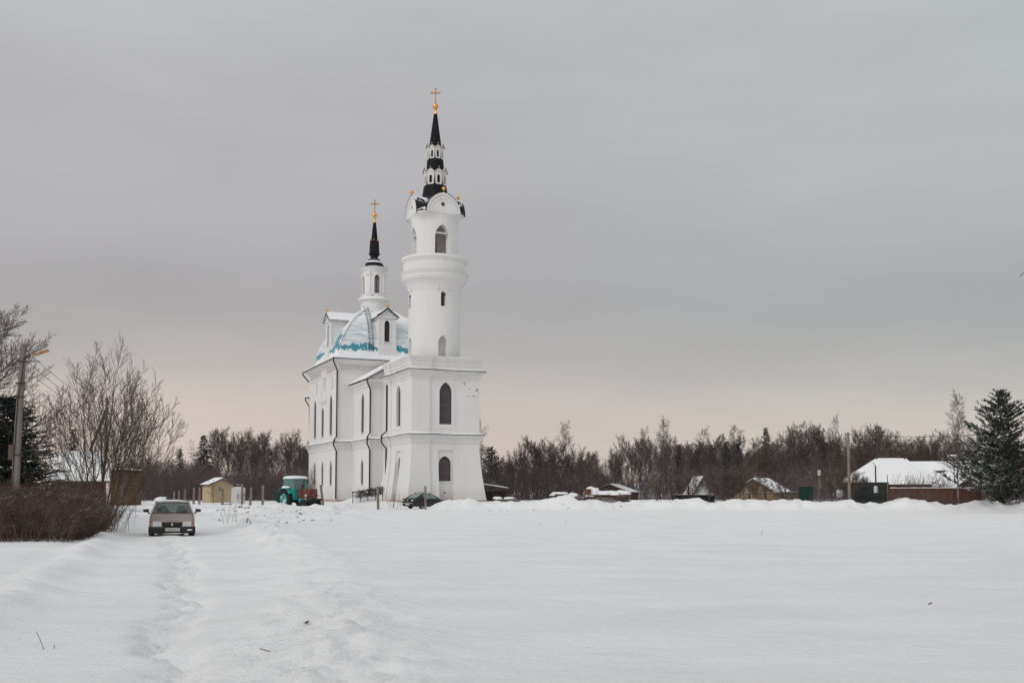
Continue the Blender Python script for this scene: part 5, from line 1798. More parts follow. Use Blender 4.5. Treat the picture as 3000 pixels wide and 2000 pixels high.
def sedan():
    D = 102.0
    x = xat(1298, D)
    c = thing('black_saloon', 'black saloon car with roof bars half buried behind the snow bank under the tower', 'car', (x, D, .02), R(138))
    L = 4.7
    st = [(.0, .70, .3, .62, .02), (.05, .80, .24, .68, .03), (.45, .88, .22, .78, .04), (1.25, .90, .2, .92, .04), (1.6, .905, .2, .95, 0), (3.6, .905, .2, .98, 0), (4.1, .90, .22, 1.0, .02), (4.55, .87, .25, 1.0, .02), (4.66, .83, .3, .98, .01), (4.7, .78, .35, .88, 0)]
    car_body(c, st, 'car_black', .9)
    rf_ = MB()
    secs = []
    for yy, w, z in ((1.25, .72, .95), (1.75, .66, 1.25), (2.15, .61, 1.415), (2.7, .60, 1.46), (3.2, .60, 1.44), (3.6, .62, 1.34), (4.2, .70, 1.03)):
        secs.append([(-w, yy, z - .05), (-w + .06, yy, z), (0, yy, z + .03), (w - .06, yy, z), (w, yy, z - .05)])
    rf_.loft(secs[2:5])
    for s_ in (-1, 1):
        rf_.tube([(s_ * .76, 1.2, .95), (s_ * .66, 1.75, 1.22), (s_ * .6, 2.2, 1.4), (s_ * .59, 2.7, 1.43), (s_ * .6, 3.2, 1.41), (s_ * .64, 3.65, 1.28), (s_ * .72, 4.25, 1.0)], [.04, .04, .04, .035, .04, .06, .08], 6)
        rf_.add([(s_ * .85, 3.25, .96), (s_ * .80, 4.25, 1.0), (s_ * .63, 3.6, 1.3), (s_ * .62, 3.35, 1.36)], [(0, 1, 2, 3)])
        rf_.tube([(s_ * .86, 2.4, .96), (s_ * .6, 2.55, 1.42)], .04, 5)
    rf_.build('roof', 'car_black', c, smooth=40)
    MB().loft([[(-.74, 1.22, .95), (0, 1.1, .98), (.74, 1.22, .95)], [(-.6, 2.15, 1.40), (0, 2.1, 1.43), (.6, 2.15, 1.40)]]).build('windscreen', 'darkcarglass', c)
    MB().loft([[(-.60, 3.25, 1.42), (0, 3.3, 1.45), (.60, 3.25, 1.42)], [(-.64, 3.65, 1.29), (0, 3.75, 1.31), (.64, 3.65, 1.29)], [(-.72, 4.22, 1.01), (0, 4.3, 1.03), (.72, 4.22, 1.01)]]).build('rear_window', 'darkcarglass', c, smooth=True)
    for s_ in (-1, 1):
        MB().add([(s_ * .87, 1.45, .96), (s_ * .87, 2.38, .97), (s_ * .63, 2.5, 1.4), (s_ * .63, 2.2, 1.39)], [(0, 1, 2, 3)]).build('side_window', 'darkcarglass', c)
        MB().add([(s_ * .87, 2.46, .97), (s_ * .86, 3.3, .98), (s_ * .63, 3.35, 1.36), (s_ * .62, 2.6, 1.41)], [(0, 1, 2, 3)]).build('side_window', 'darkcarglass', c)
        tl = MB().loft([[(s_ * .5, 4.7, .72), (s_ * .5, 4.69, .9)], [(s_ * .8, 4.69, .72), (s_ * .81, 4.66, .9)], [(s_ * .875, 4.5, .74), (s_ * .87, 4.5, .9)]])
        tl.build('tail_light', 'redlens', c)
        for xx in (.58, .72):
            q = MB().lathe([(.01, 0), (.065, 0), (.065, .012)], 14)
            q.v = [(a + s_ * xx, 4.712 - z_, b + .81) for a, b, z_ in q.v]
            q.build('lamp_ring', 'chrome', c)
        for yy in (.85, 3.6):
            wheel(c, s_ * .78, yy, .32, .2, 'chrome')
        MB().bar((s_ * .95, 1.55, 1.0), (s_ * .86, 1.6, .98), .1, .12).build('wing_mirror', 'car_black', c)
    q = MB().lathe([(.01, 0), (.06, 0), (.06, .012)], 14)
    q.v = [(a, 4.715 - z_, b + .83) for a, b, z_ in q.v]
    q.build('emblem', 'chrome', c)
    MB().bar((-.75, 4.74, .55), (.75, 4.74, .55), .02, .03).build('bumper_trim', 'chrome', c)
    MB().box(-.26, .26, 4.70, 4.72, .38, .49).build('number_plate', 'plate', c)
    for yy in (2.3, 3.15):
        b_ = MB().bar((-.62, yy, 1.56), (.62, yy, 1.56), .05, .03)
        for s_ in (-1, 1):
            b_.bar((s_ * .6, yy, 1.42), (s_ * .58, yy, 1.56), .05, .07)
        b_.build('roof_bar', 'pipe', c)
sedan()

def tractor():
    D = 84.5
    x = xat(826, D)
    c = thing('tractor', 'old teal tractor with rusty bonnet parked in churned snow beside the church', 'tractor', (x + 1.0, D + .9, hz(x, D) - .12), R(48))
    # local: front is -y; rear axle at y=.0
    body = MB()
    body.box(-.22, .22, -2.35, .3, .55, .95)
    body.build('chassis', 'grime', c)
    hd = MB()
    hd.loft([[(-.34, y, .88), (-.36, y, 1.2), (-.34, y, zt - .05), (-.28, y, zt), (.28, y, zt), (.34, y, zt - .05), (.36, y, 1.2), (.34, y, .88)] for y, zt in ((-2.45, 1.64), (-2.42, 1.68), (-1.6, 1.72), (-.72, 1.72))], closed=True, caps=True)
    hd.build('bonnet', 'rust', c, label='rusty bonnet and radiator front')
    cab = MB()
    Wc, zf, zr = .74, 1.55, 2.62
    # pillars, lower panels, frames
    P = {}
    for s_ in (-1, 1):
        P[s_] = [(s_ * .70, -.70, 1.68), (s_ * .62, -.52, 2.5), (s_ * Wc, .05, 1.68), (s_ * .68, .05, 2.5), (s_ * .74, .72, 1.5), (s_ * .68, .66, 2.5)]
        cab.tube([P[s_][0], P[s_][1]], .04, 5).tube([P[s_][2], P[s_][3]], .035, 5).tube([P[s_][4], P[s_][5]], .06, 5)
        cab.tube([P[s_][1], P[s_][3], P[s_][5]], .045, 5).tube([P[s_][0], P[s_][2], P[s_][4]], .045, 5)
        cab.add([(s_ * .70, -.72, 1.68), (s_ * .74, .08, 1.68), (s_ * .74, .12, 1.1), (s_ * .72, -.25, .78), (s_ * .70, -.66, .78)], [(0, 1, 2, 3, 4)])
        cab.add([(s_ * .74, .05, 1.68), (s_ * .74, .75, 1.6), (s_ * .74, .75, 1.3), (s_ * .74, .12, 1.1)], [(0, 1, 2, 3)])
    cab.tube([P[-1][0], P[1][0]], .045, 5).tube([P[-1][1], P[1][1]], .05, 5).tube([P[-1][5], P[1][5]], .05, 5)
    cab.add([(-.70, -.71, 1.68), (-.36, -.71, 1.68), (-.36, -.71, .8), (-.70, -.69, .78)], [(0, 1, 2, 3)])
    cab.add([(.70, -.71, 1.68), (.36, -.71, 1.68), (.36, -.71, .8), (.70, -.69, .78)], [(0, 1, 2, 3)])
    cab.add([(-.74, .74, 1.6), (.74, .74, 1.6), (.74, .74, .9), (-.74, .74, .9)], [(0, 1, 2, 3)])
    cab.build('cab', 'teal', c)
    rr_ = MB()
    rr_.loft([[(-w, y0, z), (w, y0, z), (w, y1, z), (-w, y1, z)] for w, y0, y1, z in ((.70, -.60, .74, 2.48), (.74, -.64, .78, 2.54), (.72, -.62, .76, 2.62), (.6, -.5, .64, 2.68))], closed=True, caps=True)
    rr_.build('cab_roof', 'teal', c, smooth=50)
    sn_ = MB()
    sn_.loft([[(-w, y0, z), (0, y0 - .02, z + .02 * k), (w, y0, z), (w + .01, .07, z + .02 * k), (w, y1, z), (0, y1 + .02, z + .03 * k), (-w, y1, z), (-w - .01, .07, z + .02 * k)] for k, w, y0, y1, z in ((0, .75, -.65, .79, 2.53), (1, .74, -.64, .78, 2.62), (1, .66, -.56, .7, 2.71), (1, .5, -.4, .55, 2.75))], closed=True, caps=True)
    sn_.build('roof_snow', 'snow', c, smooth=True)
    MB().add([P[-1][0], P[1][0], P[1][1], P[-1][1]], [(0, 1, 2, 3)]).build('windscreen', 'darkglass_tr', c)
    MB().add([P[-1][4], P[1][4], P[1][5], P[-1][5]], [(0, 1, 2, 3)]).build('rear_window', 'darkglass_tr', c)
    for s_ in (-1, 1):
        MB().add([P[s_][0], P[s_][2], P[s_][3], P[s_][1]], [(0, 1, 2, 3)]).build('side_window', 'darkglass_tr', c)
        MB().add([P[s_][2], P[s_][4], P[s_][5], P[s_][3]], [(0, 1, 2, 3)]).build('side_window', 'darkglass_tr', c)
        fe = MB()
        arc = [(.27 + .98 * math.cos(a), .82 + .98 * math.sin(a)) for a in np.linspace(R(150), R(-12), 14)]
        fe.loft([[(s_ * .62, y, z) for y, z in arc], [(s_ * 1.08, y, z) for y, z in arc], [(s_ * 1.1, y, z - .06) for y, z in arc]])
        fe.build('fender', 'teal' if s_ > 0 else 'teal', c, smooth=40)
        sn_ = MB()
        blob(sn_, s_ * .86, .22, 1.76, .27, .45, .16, seed=5 + s_, amp=.2)
        sn_.build('fender_snow', 'snow', c, smooth=True)
        wheel(c, s_ * .88, .25, .82, .44, 'tractor_rim', 'rubber', .58, lugs=16)
        wheel(c, s_ * .72, -2.0, .42, .2, 'grime', 'rubber', .5, lugs=0)
        lm = MB().lathe([(.02, 0), (.09, .01), (.1, .03), (.08, .12), (.03, .15)], 14)
        lm.v = [(a + s_ * .6, -2.2 + z_ - .05, b + 1.15) for a, b, z_ in lm.v]
        lm.bar((s_ * .6, -2.1, 1.08), (s_ * .55, -2.1, .8), .03, .03)
        lm.bar((s_ * .6, -2.1, .82), (s_ * .3, -2.1, .82), .04, .04)
        lm.build('headlight', 'chrome', c, smooth=40)
    MB().box(-.62, .62, -2.75, -2.55, .72, .9).box(-.3, .3, -2.6, -2.2, .5, .86).build('front_weight', 'grime', c)
    MB().bar((-.7, -2.0, .45), (.7, -2.0, .45), .14, .14).box(-.18, .18, -2.4, -1.7, .3, .6).build('front_axle', 'grime', c)
    MB().box(-.33, .33, -1.9, -.8, .62, .88).build('engine', 'teal', c)
    MB().tube([(-.2, -1.35, 1.7), (-.2, -1.35, 2.45)], [.05, .05], 8).tube([(-.2, -1.35, 1.72), (-.2, -1.35, 2.05)], .075, 8).build('exhaust_pipe', 'pipe', c)
    MB().tube([(-.36, -1.3, 1.6), (-.36, -1.3, 1.85)], .04, 7).lathe([(.1, 1.85), (.1, 1.95), (.02, 2.0)], 10, c=(-.36, -1.3)).build('air_cleaner', 'pipe', c)
    MB().box(-.25, .25, .1, .5, 1.15, 1.3).box(-.22, .22, .45, .55, 1.3, 1.95).build('seat', 'seat', c)
    w_ = MB().tube([(.22 * math.cos(a), -.25 + .06 * math.sin(a), 1.75 + .18 * math.sin(a)) for a in np.linspace(0, 6.283, 15)], .015, 4).tube([(0, -.3, 1.75), (0, -.55, 1.4)], .02, 4)
    w_.build('steering_wheel', 'blackplastic', c)
M['darkglass_tr'] = glass('cab_glass', (.22, .29, .275), .62)
M['tractor_rim'] = mat('teal_rim_with_frost', (.03, .27, .23), .6, nscale=2.2, col2=(.62, .66, .66), c2=(.5, .6))
tractor()

# ------------------------------------------------------------------ posts, poles and wires
def post(px, top, bot, D, label, w=.17, lean=0., mt_='oldwood', group='fence posts by the churchyard', seed=0):
    x = xat(px, D)
    z0 = min(hz(x, D), zat(bot, D)) - .3
    z1 = zat(top, D)
    o = MB()
    rnd_ = random.Random(seed)
    k = rnd_.uniform(.9, 1.1)
    o.loft([[(-w / 2 * s2 + lean * t, -w / 2 * s2, z), (w / 2 * s2 + lean * t, -w / 2 * s2, z), (w / 2 * s2 * k + lean * t, w / 2 * s2, z + dz), (-w / 2 * s2 + lean * t, w / 2 * s2, z + dz)] for t, z, s2, dz in ((0, 0, 1.05, 0), (.5, (z1 - z0) * .5, 1, 0), (1, z1 - z0, .96, .02))], closed=True, caps=True)
    q = o.build('fence_post', mt_)
    q.location = (x, D, z0)
    tag(q, label, 'post', group)
    return q
for i, (px, top, bot, D, w, lean, label) in enumerate([
        (527, 1437, 1462, 104, .15, 0, 'short grey fence post leftmost of the row above the hatchback roof'),
        (545, 1432, 1464, 103, .15, 0, 'grey fence post showing over the right side of the hatchback roof'),
        (512, 1439, 1462, 106, .14, .02, 'thin grey fence post over the middle of the hatchback roof'),
        (570, 1429, 1478, 100, .17, .02, 'left of two close grey posts left of the yellow shed'),
        (587, 1428, 1478, 99, .17, 0, 'right of two close grey posts left of the yellow shed'),
        (654, 1431, 1479, 97, .18, .02, 'weathered post standing in front of the yellow shed'),
        (711, 1417, 1478, 98, .17, 0, 'post under the right end of the yellow shed roof'),
        (735, 1428, 1475, 96, .19, .1, 'leaning stubby post between the yellow shed and the tractor'),
        (772, 1421, 1478, 94, .2, 0, 'thick pale post with a dark band just left of the tractor'),
        (950, 1420, 1477, 90, .19, -.28, 'leaning dark post in front of the church beside the tractor'),
        (1110, 1425, 1491, 88, .2, -.08, 'weathered post standing in front of the left corner of the tower'),
        (1248, 1424, 1481, 92, .18, -.05, 'post standing in front of the black saloon car')]):
    post(px, top, bot, D, label, w, lean, seed=i)

def pole(name, px, top, D, r0, r1, label, mt_, lean=0):
    x = xat(px, D)
    z0, z1 = hz(x, D) - .3, zat(top, D)
    t = thing(name, label, 'pole', (x, D, z0))
    return t, z1 - z0
t, Hh = pole('lamp_pole', 50, 1008, 44, .13, .09, 'tall concrete pole with a rusty street lamp at the left edge', 'concrete')
s_ = .19
MB().loft([[(-a + lx_, -a * .8, z), (a + lx_, -a * .8, z), (a + lx_, a * .8, z), (-a + lx_, a * .8, z)] for a, z, lx_ in ((.135, 0, -.06), (.125, Hh * .5, 0), (.095, Hh, .12))], closed=True, caps=True).build('shaft', 'concrete', t)
la = MB().tube([(.2, -.05, Hh - .62), (.5, -.05, Hh - .5)], .03, 6)
la.build('lamp_arm', 'pipe', t)
M['lamp_rust'] = mat('rusty_lamp_shell', (.52, .46, .34), .7, nscale=3.5, col2=(.42, .16, .06), c2=(.4, .55))
hd = MB()
hd.loft([[(xx, -.05 + w * math.cos(a), zz + .5 * w * math.sin(a)) for a in np.linspace(0, 6.283, 11)[:-1]] for xx, zz, w in ((.45, Hh - .52, .05), (.75, Hh - .42, .1), (.82, Hh - .40, .13), (1.2, Hh - .29, .14), (1.24, Hh - .30, .1))], closed=True, caps=True)
hd.build('lamp_head', 'lamp_rust', t, smooth=40)
hw_ = MB()
for k in (-1, 1):
    hw_.tube([(.12 + k * .06, 0, Hh - .05), (.12 + k * .06, 0, Hh + .22), (.12 + k * .12, 0, Hh + .25)], .012, 4)
    hw_.tube([(.12 + k * (.12 + .1 * math.sin(a)), 0, Hh - .35 + .1 * math.cos(a)) for a in np.linspace(0, 5, 9)], .014, 4)
for z in (.75, 1.7, 2.3, 4.8):
    hw_.box(-.12, .23, -.11, .11, Hh - z - .03, Hh - z + .03)
hw_.tube([(.2, -.1, Hh - .6), (.16, -.12, Hh - 1.3), (.0, -.12, Hh - 2.4), (-.08, -.12, Hh - 5), (-.14, -.12, 1.6)], .018, 4)
hw_.build('fittings', 'pipe', t)
MB().box(-.33, -.1, -.12, .12, Hh - 5.0, Hh - 4.35).build('junction_box', 'darkwood', t)

t2, H2 = pole('braced_pole', 309, 1166, 82, .13, .1, 'wooden power pole with a slanting brace behind the many-stemmed tree', 'oldwood')
MB().tube([(0, 0, 0), (0, 0, H2)], [.14, .11], 8).build('shaft', 'oldwood', t2)
MB().tube([(-3.1, .2, .4), (-.05, 0, H2 - 1.0)], [.13, .12], 8).build('brace', 'darkwood', t2)
MB().bar((-.45, 0, H2 - 1.25), (.55, 0, H2 - 1.25), .08, .08).tube([(-.4, 0, H2 - 1.2), (-.4, 0, H2 - .9)], .04, 6).build('crossarm', 'pipe', t2)
t3, H3 = pole('power_pole', 2486, 1266, 92, .11, .09, 'tall wooden power pole in front of the big snowy hip roof', 'oldwood')
MB().tube([(0, 0, 0), (0, 0, H3)], [.15, .11], 8).bar((-.4, 0, H3 - .3), (.3, 0, H3 - .15), .07, .07).build('shaft', 'oldwood', t3)
def wire(name, label, a, b, sag, r_=.012, n=16):
    a, b = Vector(a), Vector(b)
    pts = [a.lerp(b, k / n) - Vector((0, 0, sag * 4 * (k / n) * (1 - k / n))) for k in range(n + 1)]
    c_ = pts[n // 2].copy()
    o = MB().tube([p - a for p in pts], r_, 4).build(name, 'pipe')
    o.location = a
    tag(o, label, 'wire')
tp = at(52, 1020, 44)
wire('overhead_wire', 'uppermost overhead wire running from the lamp pole to the braced pole', (tp.x + .15, 44, tp.z + .1), at(300, 1185, 82), .35)
wire('overhead_wire', 'middle overhead wire running from the lamp pole to the braced pole', (tp.x + .15, 44, tp.z - .3), at(304, 1196, 82), .5)
wire('overhead_wire', 'lowest overhead wire running from the lamp pole to the braced pole', (tp.x + .15, 44, tp.z - .75), at(306, 1205, 82), .5)
wire('overhead_wire', 'overhead wire running right from the wooden power pole past the pine', at(2492, 1272, 92), at(2990, 1262, 90), .35, .02)

# ------------------------------------------------------------------ sheds, houses, fences
M['yellow'] = mat('yellow_sheet', (.46, .365, .235), .75, nscale=2, namt=.1, streak=(1, 1, .3))
M['roofdark'] = mat('dark_roof_edge', (.10, .07, .06), .8)
M['windark'] = mat('small_window_glass', (.05, .045, .045), .2, spec=.5)
M['logwall'] = mat('brown_boards', (.085, .055, .045), .9, nscale=3, namt=.3)
M['ochre'] = mat('ochre_boards', (.095, .062, .034), .9, nscale=2.5, namt=.4, streak=(3, 3, .4))
M['palewood'] = mat('pale_boards', (.25, .18, .115), .9, nscale=2.5, namt=.4, streak=(3, 3, .4))
M['redfence'] = mat('brick_red_fence', (.105, .05, .038), .85, nscale=1.2, namt=.35, streak=(2, 2, .4))
M['greenfence'] = mat('dark_green_sheet', (.012, .045, .035), .6, nscale=2, namt=.3)
M['greenwall'] = mat('dark_green_wall', (.035, .04, .04), .8, nscale=2, namt=.3)
M['whitebox'] = mat('stained_white_enamel', (.55, .55, .53), .6, nscale=2.5, col2=(.33, .31, .28), c2=(.55, .7))

def snow_slab(mb, corners, th, mi, over=.06):
    """snow lying on a sloping quad; corners counter-clockwise seen from above, lower edge first"""
    a, b, c_, d = [Vector(p) for p in corners]
    rows = []
    nx, ny = 14, 5
    for i in range(ny + 1):
        row = []
        for j in range(nx + 1):
            u, v = j / nx, i / ny
            p = a.lerp(b, u).lerp(d.lerp(c_, u), v)
            e = min(1, min(v * 6, (1 - u) * 10, u * 10) + .25)
            row.append((p.x, p.y, p.z + th * e + .05 * mnoise.noise((p.x * .9, p.y * .9, p.z))))
        rows.append(row)
    mb.loft(rows, mi)
    rim = [(p[0], p[1], p[2]) for p in rows[0]]
    mb.loft([[a.lerp(b, j / nx) for j in range(nx + 1)], rim], mi)
    for e0, e1, k in ((a, d, 0), (b, c_, nx)):
        mb.loft([[e0.lerp(e1, i / ny) for i in range(ny + 1)], [rows[i][k] for i in range(ny + 1)]], mi)

def gable_house(name, label, cat, loc, rz, w, d, eave, ridge, wallm, over=.35, th=.22, roof_asym=0., base=None, gable_mat=None):
    """ridge along local y; gable end at y=0 facing -y"""
    t = thing(name, label, cat, loc, rz)
    m_ = MB()
    rx = roof_asym * w / 2
    zr = lambda xx: ridge - (ridge - eave) * (abs(xx - rx) / ((w / 2 + rx) if xx < rx else (w / 2 - rx)))
    for y in (0, d):
        m_.add([(-w / 2, y, -.4), (w / 2, y, -.4), (w / 2, y, eave), (rx, y, ridge), (-w / 2, y, eave)], [(0, 1, 2, 3, 4)])
    for s_ in (-1, 1):
        m_.add([(s_ * w / 2, 0, -.4), (s_ * w / 2, d, -.4), (s_ * w / 2, d, eave), (s_ * w / 2, 0, eave)], [(0, 1, 2, 3)])
    m_.build('wall', wallm, t)
    r_ = MB()
    for s_ in (-1, 1):
        sl = (ridge - eave) / (w / 2 - s_ * rx)
        ex, ez = s_ * (w / 2 + over), eave - sl * over
        r_.add([(ex, -over, ez + .03), (ex, d + over, ez + .03), (rx, d + over, ridge + .03), (rx, -over, ridge + .03)], [(0, 1, 2, 3)])
        r_.bar((ex, -over, ez), (rx, -over, ridge), .05, .16)
        r_.bar((ex, -over, ez), (ex, d + over, ez), .05, .1)
    r_.build('roof', 'roofdark', t)
    sn_ = MB()
    for s_ in (-1, 1):
        sl = (ridge - eave) / (w / 2 - s_ * rx)
        ex, ez = s_ * (w / 2 + over), eave - sl * over
        snow_slab(sn_, [(ex, -over - .03, ez + .06), (ex, d + over, ez + .06), (rx, d + over, ridge + .06), (rx, -over - .03, ridge + .06)], th, 0)
    sn_.build('roof_snow', 'snow', t, smooth=50)
    return t

def win(parent, x, z, w, h, y=-.03, frame='palewood', rz=0):
    f = MB()
    for a0, a1, b0, b1 in ((-w / 2, w / 2, -h / 2, -h / 2 + .06), (-w / 2, w / 2, h / 2 - .06, h / 2), (-w / 2, -w / 2 + .06, -h / 2, h / 2), (w / 2 - .06, w / 2, -h / 2, h / 2), (-.025, .025, -h / 2, h / 2)):
        f.box(a0, a1, -.03, .03, b0, b1)
    o = f.build('window', frame, parent)
    o.location = (x, y, z)
    MB().add([(-w / 2, .01, -h / 2), (w / 2, .01, -h / 2), (w / 2, .01, h / 2), (-w / 2, .01, h / 2)], [(0, 1, 2, 3)]).build('pane', 'windark', o)

# yellow shed (gable end turned a little to the right, long overhang on its right side)
D = 108
z0 = zat(1466, D) - .1
cx = (xat(632, D) + xat(688, D)) / 2
ys = gable_house('yellow_shed', 'small pale yellow shed with a snowy sagging roof left of the tractor', 'shed', (xat(652, D), D, z0), R(38), 2.5, 2.2, 1.85, 2.42, 'yellow', over=.22, th=.06, roof_asym=.0)
win(ys, -.18, 1.35, .42, .62, frame='whitebox')
rib = MB().box(-.012, .012, -.015, 0, 0, 1.8).mesh('batten', 'yellow')
for k in range(1, 13):
    o = link('batten', rib, ys)
    o.location = (-1.3 + k * .2, -.003, 0)
ov = MB()
ov.add([(1.3, -.2, 1.82), (2.35, -.2, 1.62), (2.35, 2.2, 1.62), (1.3, 2.2, 1.82)], [(0, 1, 2, 3)], 0)
ov.bar((1.3, -.22, 1.80), (2.35, -.22, 1.60), .05, .1, 0)
snow_slab(ov, [(2.37, -.22, 1.64), (2.37, 2.2, 1.64), (1.3, 2.2, 1.84), (1.3, -.22, 1.84)], .06, 1)
ov.build('lean_to_roof', ['roofdark', 'snow'], ys)
D = 105
wb = thing('white_cabinet', 'stained white enamel cabinet standing under the lean-to of the yellow shed', 'cabinet', (xat(700, D), D, hz(xat(700, D), D) - .1), R(-12))
hc = zat(1428, D) - wb.location.z
MB().box(-.62, .62, -.3, .3, .1, hc).build('body', 'whitebox', wb)
MB().box(-.58, .58, -.33, -.3, .16, hc - .08).build('door', 'whitebox', wb)
sn_ = MB()
blob(sn_, 0, 0, hc - .01, .63, .31, .08, seed=9)
sn_.build('snow_cap', 'snow', wb, smooth=True)
D = 98
bt = thing('low_table', 'low snow topped wooden table in front of the yellow shed', 'table', (xat(666, D), D, hz(xat(666, D), D) - .1), R(-5))
zt_ = zat(1474, D) - bt.location.z
MB().box(-.48, .48, -.3, .3, zt_ - .06, zt_).build('table_top', 'darkwood', bt)
for sx in (-1, 1):
    for sy in (-1, 1):
        MB().bar((sx * .42, sy * .24, -.2), (sx * .4, sy * .24, zt_ - .06), .06, .06).build('leg', 'darkwood', bt)
sn_ = MB()
blob(sn_, 0, 0, zt_, .5, .32, .09, seed=19)
sn_.build('snow_cap', 'snow', bt, smooth=True)

# house and shed behind the hedge
D = 76
gable_house('roadside_house', 'low brown house with a broad snowy roof behind the hedge at the left', 'house', (xat(112, D) - 1, D + 4.5, hz(-35, 80)), R(-65), 8.0, 3.6, zat(1402, D) - hz(-35, 80), zat(1331, D + 4), 'logwall', over=.4, th=.25)
D = 96
sh = thing('plank_shed', 'small ochre plank shed behind the many-stemmed tree', 'shed', (xat(368, D), D, hz(xat(368, D), D)), R(12))
hs_ = zat(1374, D) - sh.location.z
MB().box(-1.25, 1.25, 0, 1.8, -.3, hs_ - .1).build('wall', 'ochre', sh)
for k in range(10):
    MB().box(-1.25 + k * .25 + .012, -1.25 + k * .25 + .238, -.03, 0, -.2, hs_ - .12).build('plank', 'ochre', sh)
MB().box(-.35, .3, -.05, -.03, .0, hs_ - .5).build('door', 'darkwood', sh)
rs_ = MB()
rs_.add([(-1.45, -.25, hs_ + .05), (1.45, -.25, hs_ - .12), (1.45, 2, hs_ - .12), (-1.45, 2, hs_ + .05)], [(0, 1, 2, 3)], 0)
rs_.bar((-1.45, -.25, hs_ + .02), (1.45, -.25, hs_ - .15), .04, .1, 0)
snow_slab(rs_, [(-1.45, -.27, hs_ + .07), (1.45, -.27, hs_ - .1), (1.45, 2, hs_ - .1), (-1.45, 2, hs_ + .07)], .08, 1)
rs_.build('roof', ['roofdark', 'snow'], sh)

# lean-to canopy right of the tower
D = 112
cn = thing('open_canopy', 'open lean-to canopy with a snowy sloping roof right of the tower', 'canopy', (xat(1430, D), D, hz(xat(1430, D), D)))
za, zb = zat(1416, D) - cn.location.z, zat(1430, D) - cn.location.z
cr_ = MB()
cr_.add([(-1.2, -.8, za), (2.3, -.8, zb), (2.3, 2.4, zb), (-1.2, 2.4, za)], [(0, 1, 2, 3)], 0)
cr_.bar((-1.2, -.8, za - .06), (2.3, -.8, zb - .06), .06, .12, 0)
snow_slab(cr_, [(-1.2, -.82, za + .02), (2.3, -.82, zb + .02), (2.3, 2.4, zb + .02), (-1.2, 2.4, za + .02)], .1, 1)
cr_.build('roof', ['roofdark', 'snow'], cn)
for xx in (-.9, .55, 2.0):
    for yy in (-.6, 2.2):
        MB().bar((xx, yy, -.2), (xx, yy, zb + (za - zb) * (2.3 - xx) / 3.5 - .1), .1, .1).build('post', 'darkwood', cn)
MB().box(-1.1, 2.1, 2.3, 2.36, 0, zb - .3).build('back_wall', 'darkwood', cn)

# piles of boards under snow
def board_pile(name, label, px, D, L, hgt, dep, rows, seed, caps):
    rnd_ = random.Random(seed)
    x = xat(px, D)
    t = thing(name, label, 'lumber', (x, D, hz(x, D) - .15), R(rnd_.uniform(-6, 6)))
    bm_ = {}
    th = hgt / rows
    for r_ in range(rows):
        x0 = -L / 2 + rnd_.uniform(0, .2)
        while x0 < L / 2 - .3:
            ln = rnd_.uniform(.5, 1.6)
            q = MB().box(0, ln - .05, -dep / 2, dep / 2 * rnd_.uniform(.5, 1), th * .12, th * .85).build('board', rnd_.choice(['oldwood', 'darkwood', 'oldwood']), t)
            q.location = (x0, rnd_.uniform(-.12, .12), r_ * th)
            q.rotation_euler = (rnd_.uniform(-.03, .03), rnd_.uniform(-.03, .03), rnd_.uniform(-.1, .1))
            x0 += ln
    for (cx_, cz_, rx_, h2) in caps:
        s2_ = MB()
        blob(s2_, cx_, 0, cz_, rx_, dep * .62, h2, seed=seed + cx_, n=22, amp=.25)
        s2_.build('snow_cap', 'snow', t, smooth=True)
    return t
board_pile('lumber_pile', 'smaller pile of old boards under snow right of the church', 1640, 108, 1.7, 1.0, 1.0, 6, 1, [(0, .95, .95, .2), (-.7, .8, .4, .15)])
board_pile('lumber_pile', 'short stub of snow capped boards between the two bigger lumber piles', 1678, 106, .9, .8, .9, 5, 2, [(.05, .72, .5, .35)])
board_pile('lumber_pile', 'largest pile of old boards under a thick snow cap', 1770, 104, 3.6, .95, 1.4, 6, 3, [(-1.2, .9, .7, .75), (-.2, .9, 1.2, .35), (.9, .85, .9, .4), (-1.4, .7, .5, .3)])
board_pile('lumber_pile', 'right-hand pile of boards with a rounded snow cap beside the broad upright tree', 1822, 104, 1.5, .95, 1.2, 6, 4, [(.1, .9, .85, .4)])
rc = MB().box(-.28, .28, -.25, .25, 0, .6).build('red_crate', 'rust')
rc.location = (xat(1722, 103.3), 103.3, zat(1449, 103.3))
tag(rc, 'dull red crate sticking out of the snow on the largest lumber pile', 'crate')
board_pile('rubble_heap', 'low heap of snowy planks beside the open canopy', 1475, 106, 2.6, .5, .9, 3, 5, [(-.6, .42, .5, .25), (.6, .45, .6, .2)])
# railing with a snowy climber beside the nave
D = 103
rl = thing('garden_railing', 'leaning metal railing tangled with a snowy climbing plant beside the nave', 'railing', (xat(1035, D), D, 0))
pa, pb = Vector((0, 0, zat(1441, D))), Vector((xat(1122, D + 3) - xat(1035, D), 3, zat(1426, D + 3)))
rb = MB().bar(pa, pb, .06, .06).bar(pa - Vector((0, 0, .45)), pb - Vector((0, 0, .6)), .04, .04)
rb.build('rail', 'pipe', rl)
for k in range(5):
    q = pa.lerp(pb, k / 4)
    MB().bar((q.x, q.y, .2), (q.x, q.y, q.z + .04), .07, .07).build('upright', 'pipe', rl)
MB().ball((pa.x, pa.y, pa.z), .1, 8).build('knob', 'pipe', rl)
n_ = 700
kk = rg.uniform(.12, 1, n_)
bpos = np.array([list(pa.lerp(pb, k)) for k in kk]) + np.stack([rg.normal(0, .1, n_), rg.normal(0, .2, n_), -rg.uniform(0, .7, n_)], -1)
v, q = twigs_np(bpos, unit(rg.normal(0, 1, (n_, 3))), rg.uniform(.15, .4, n_), np.full(n_, .022), np.full(n_, .01), np.zeros((n_, 3)), 2)
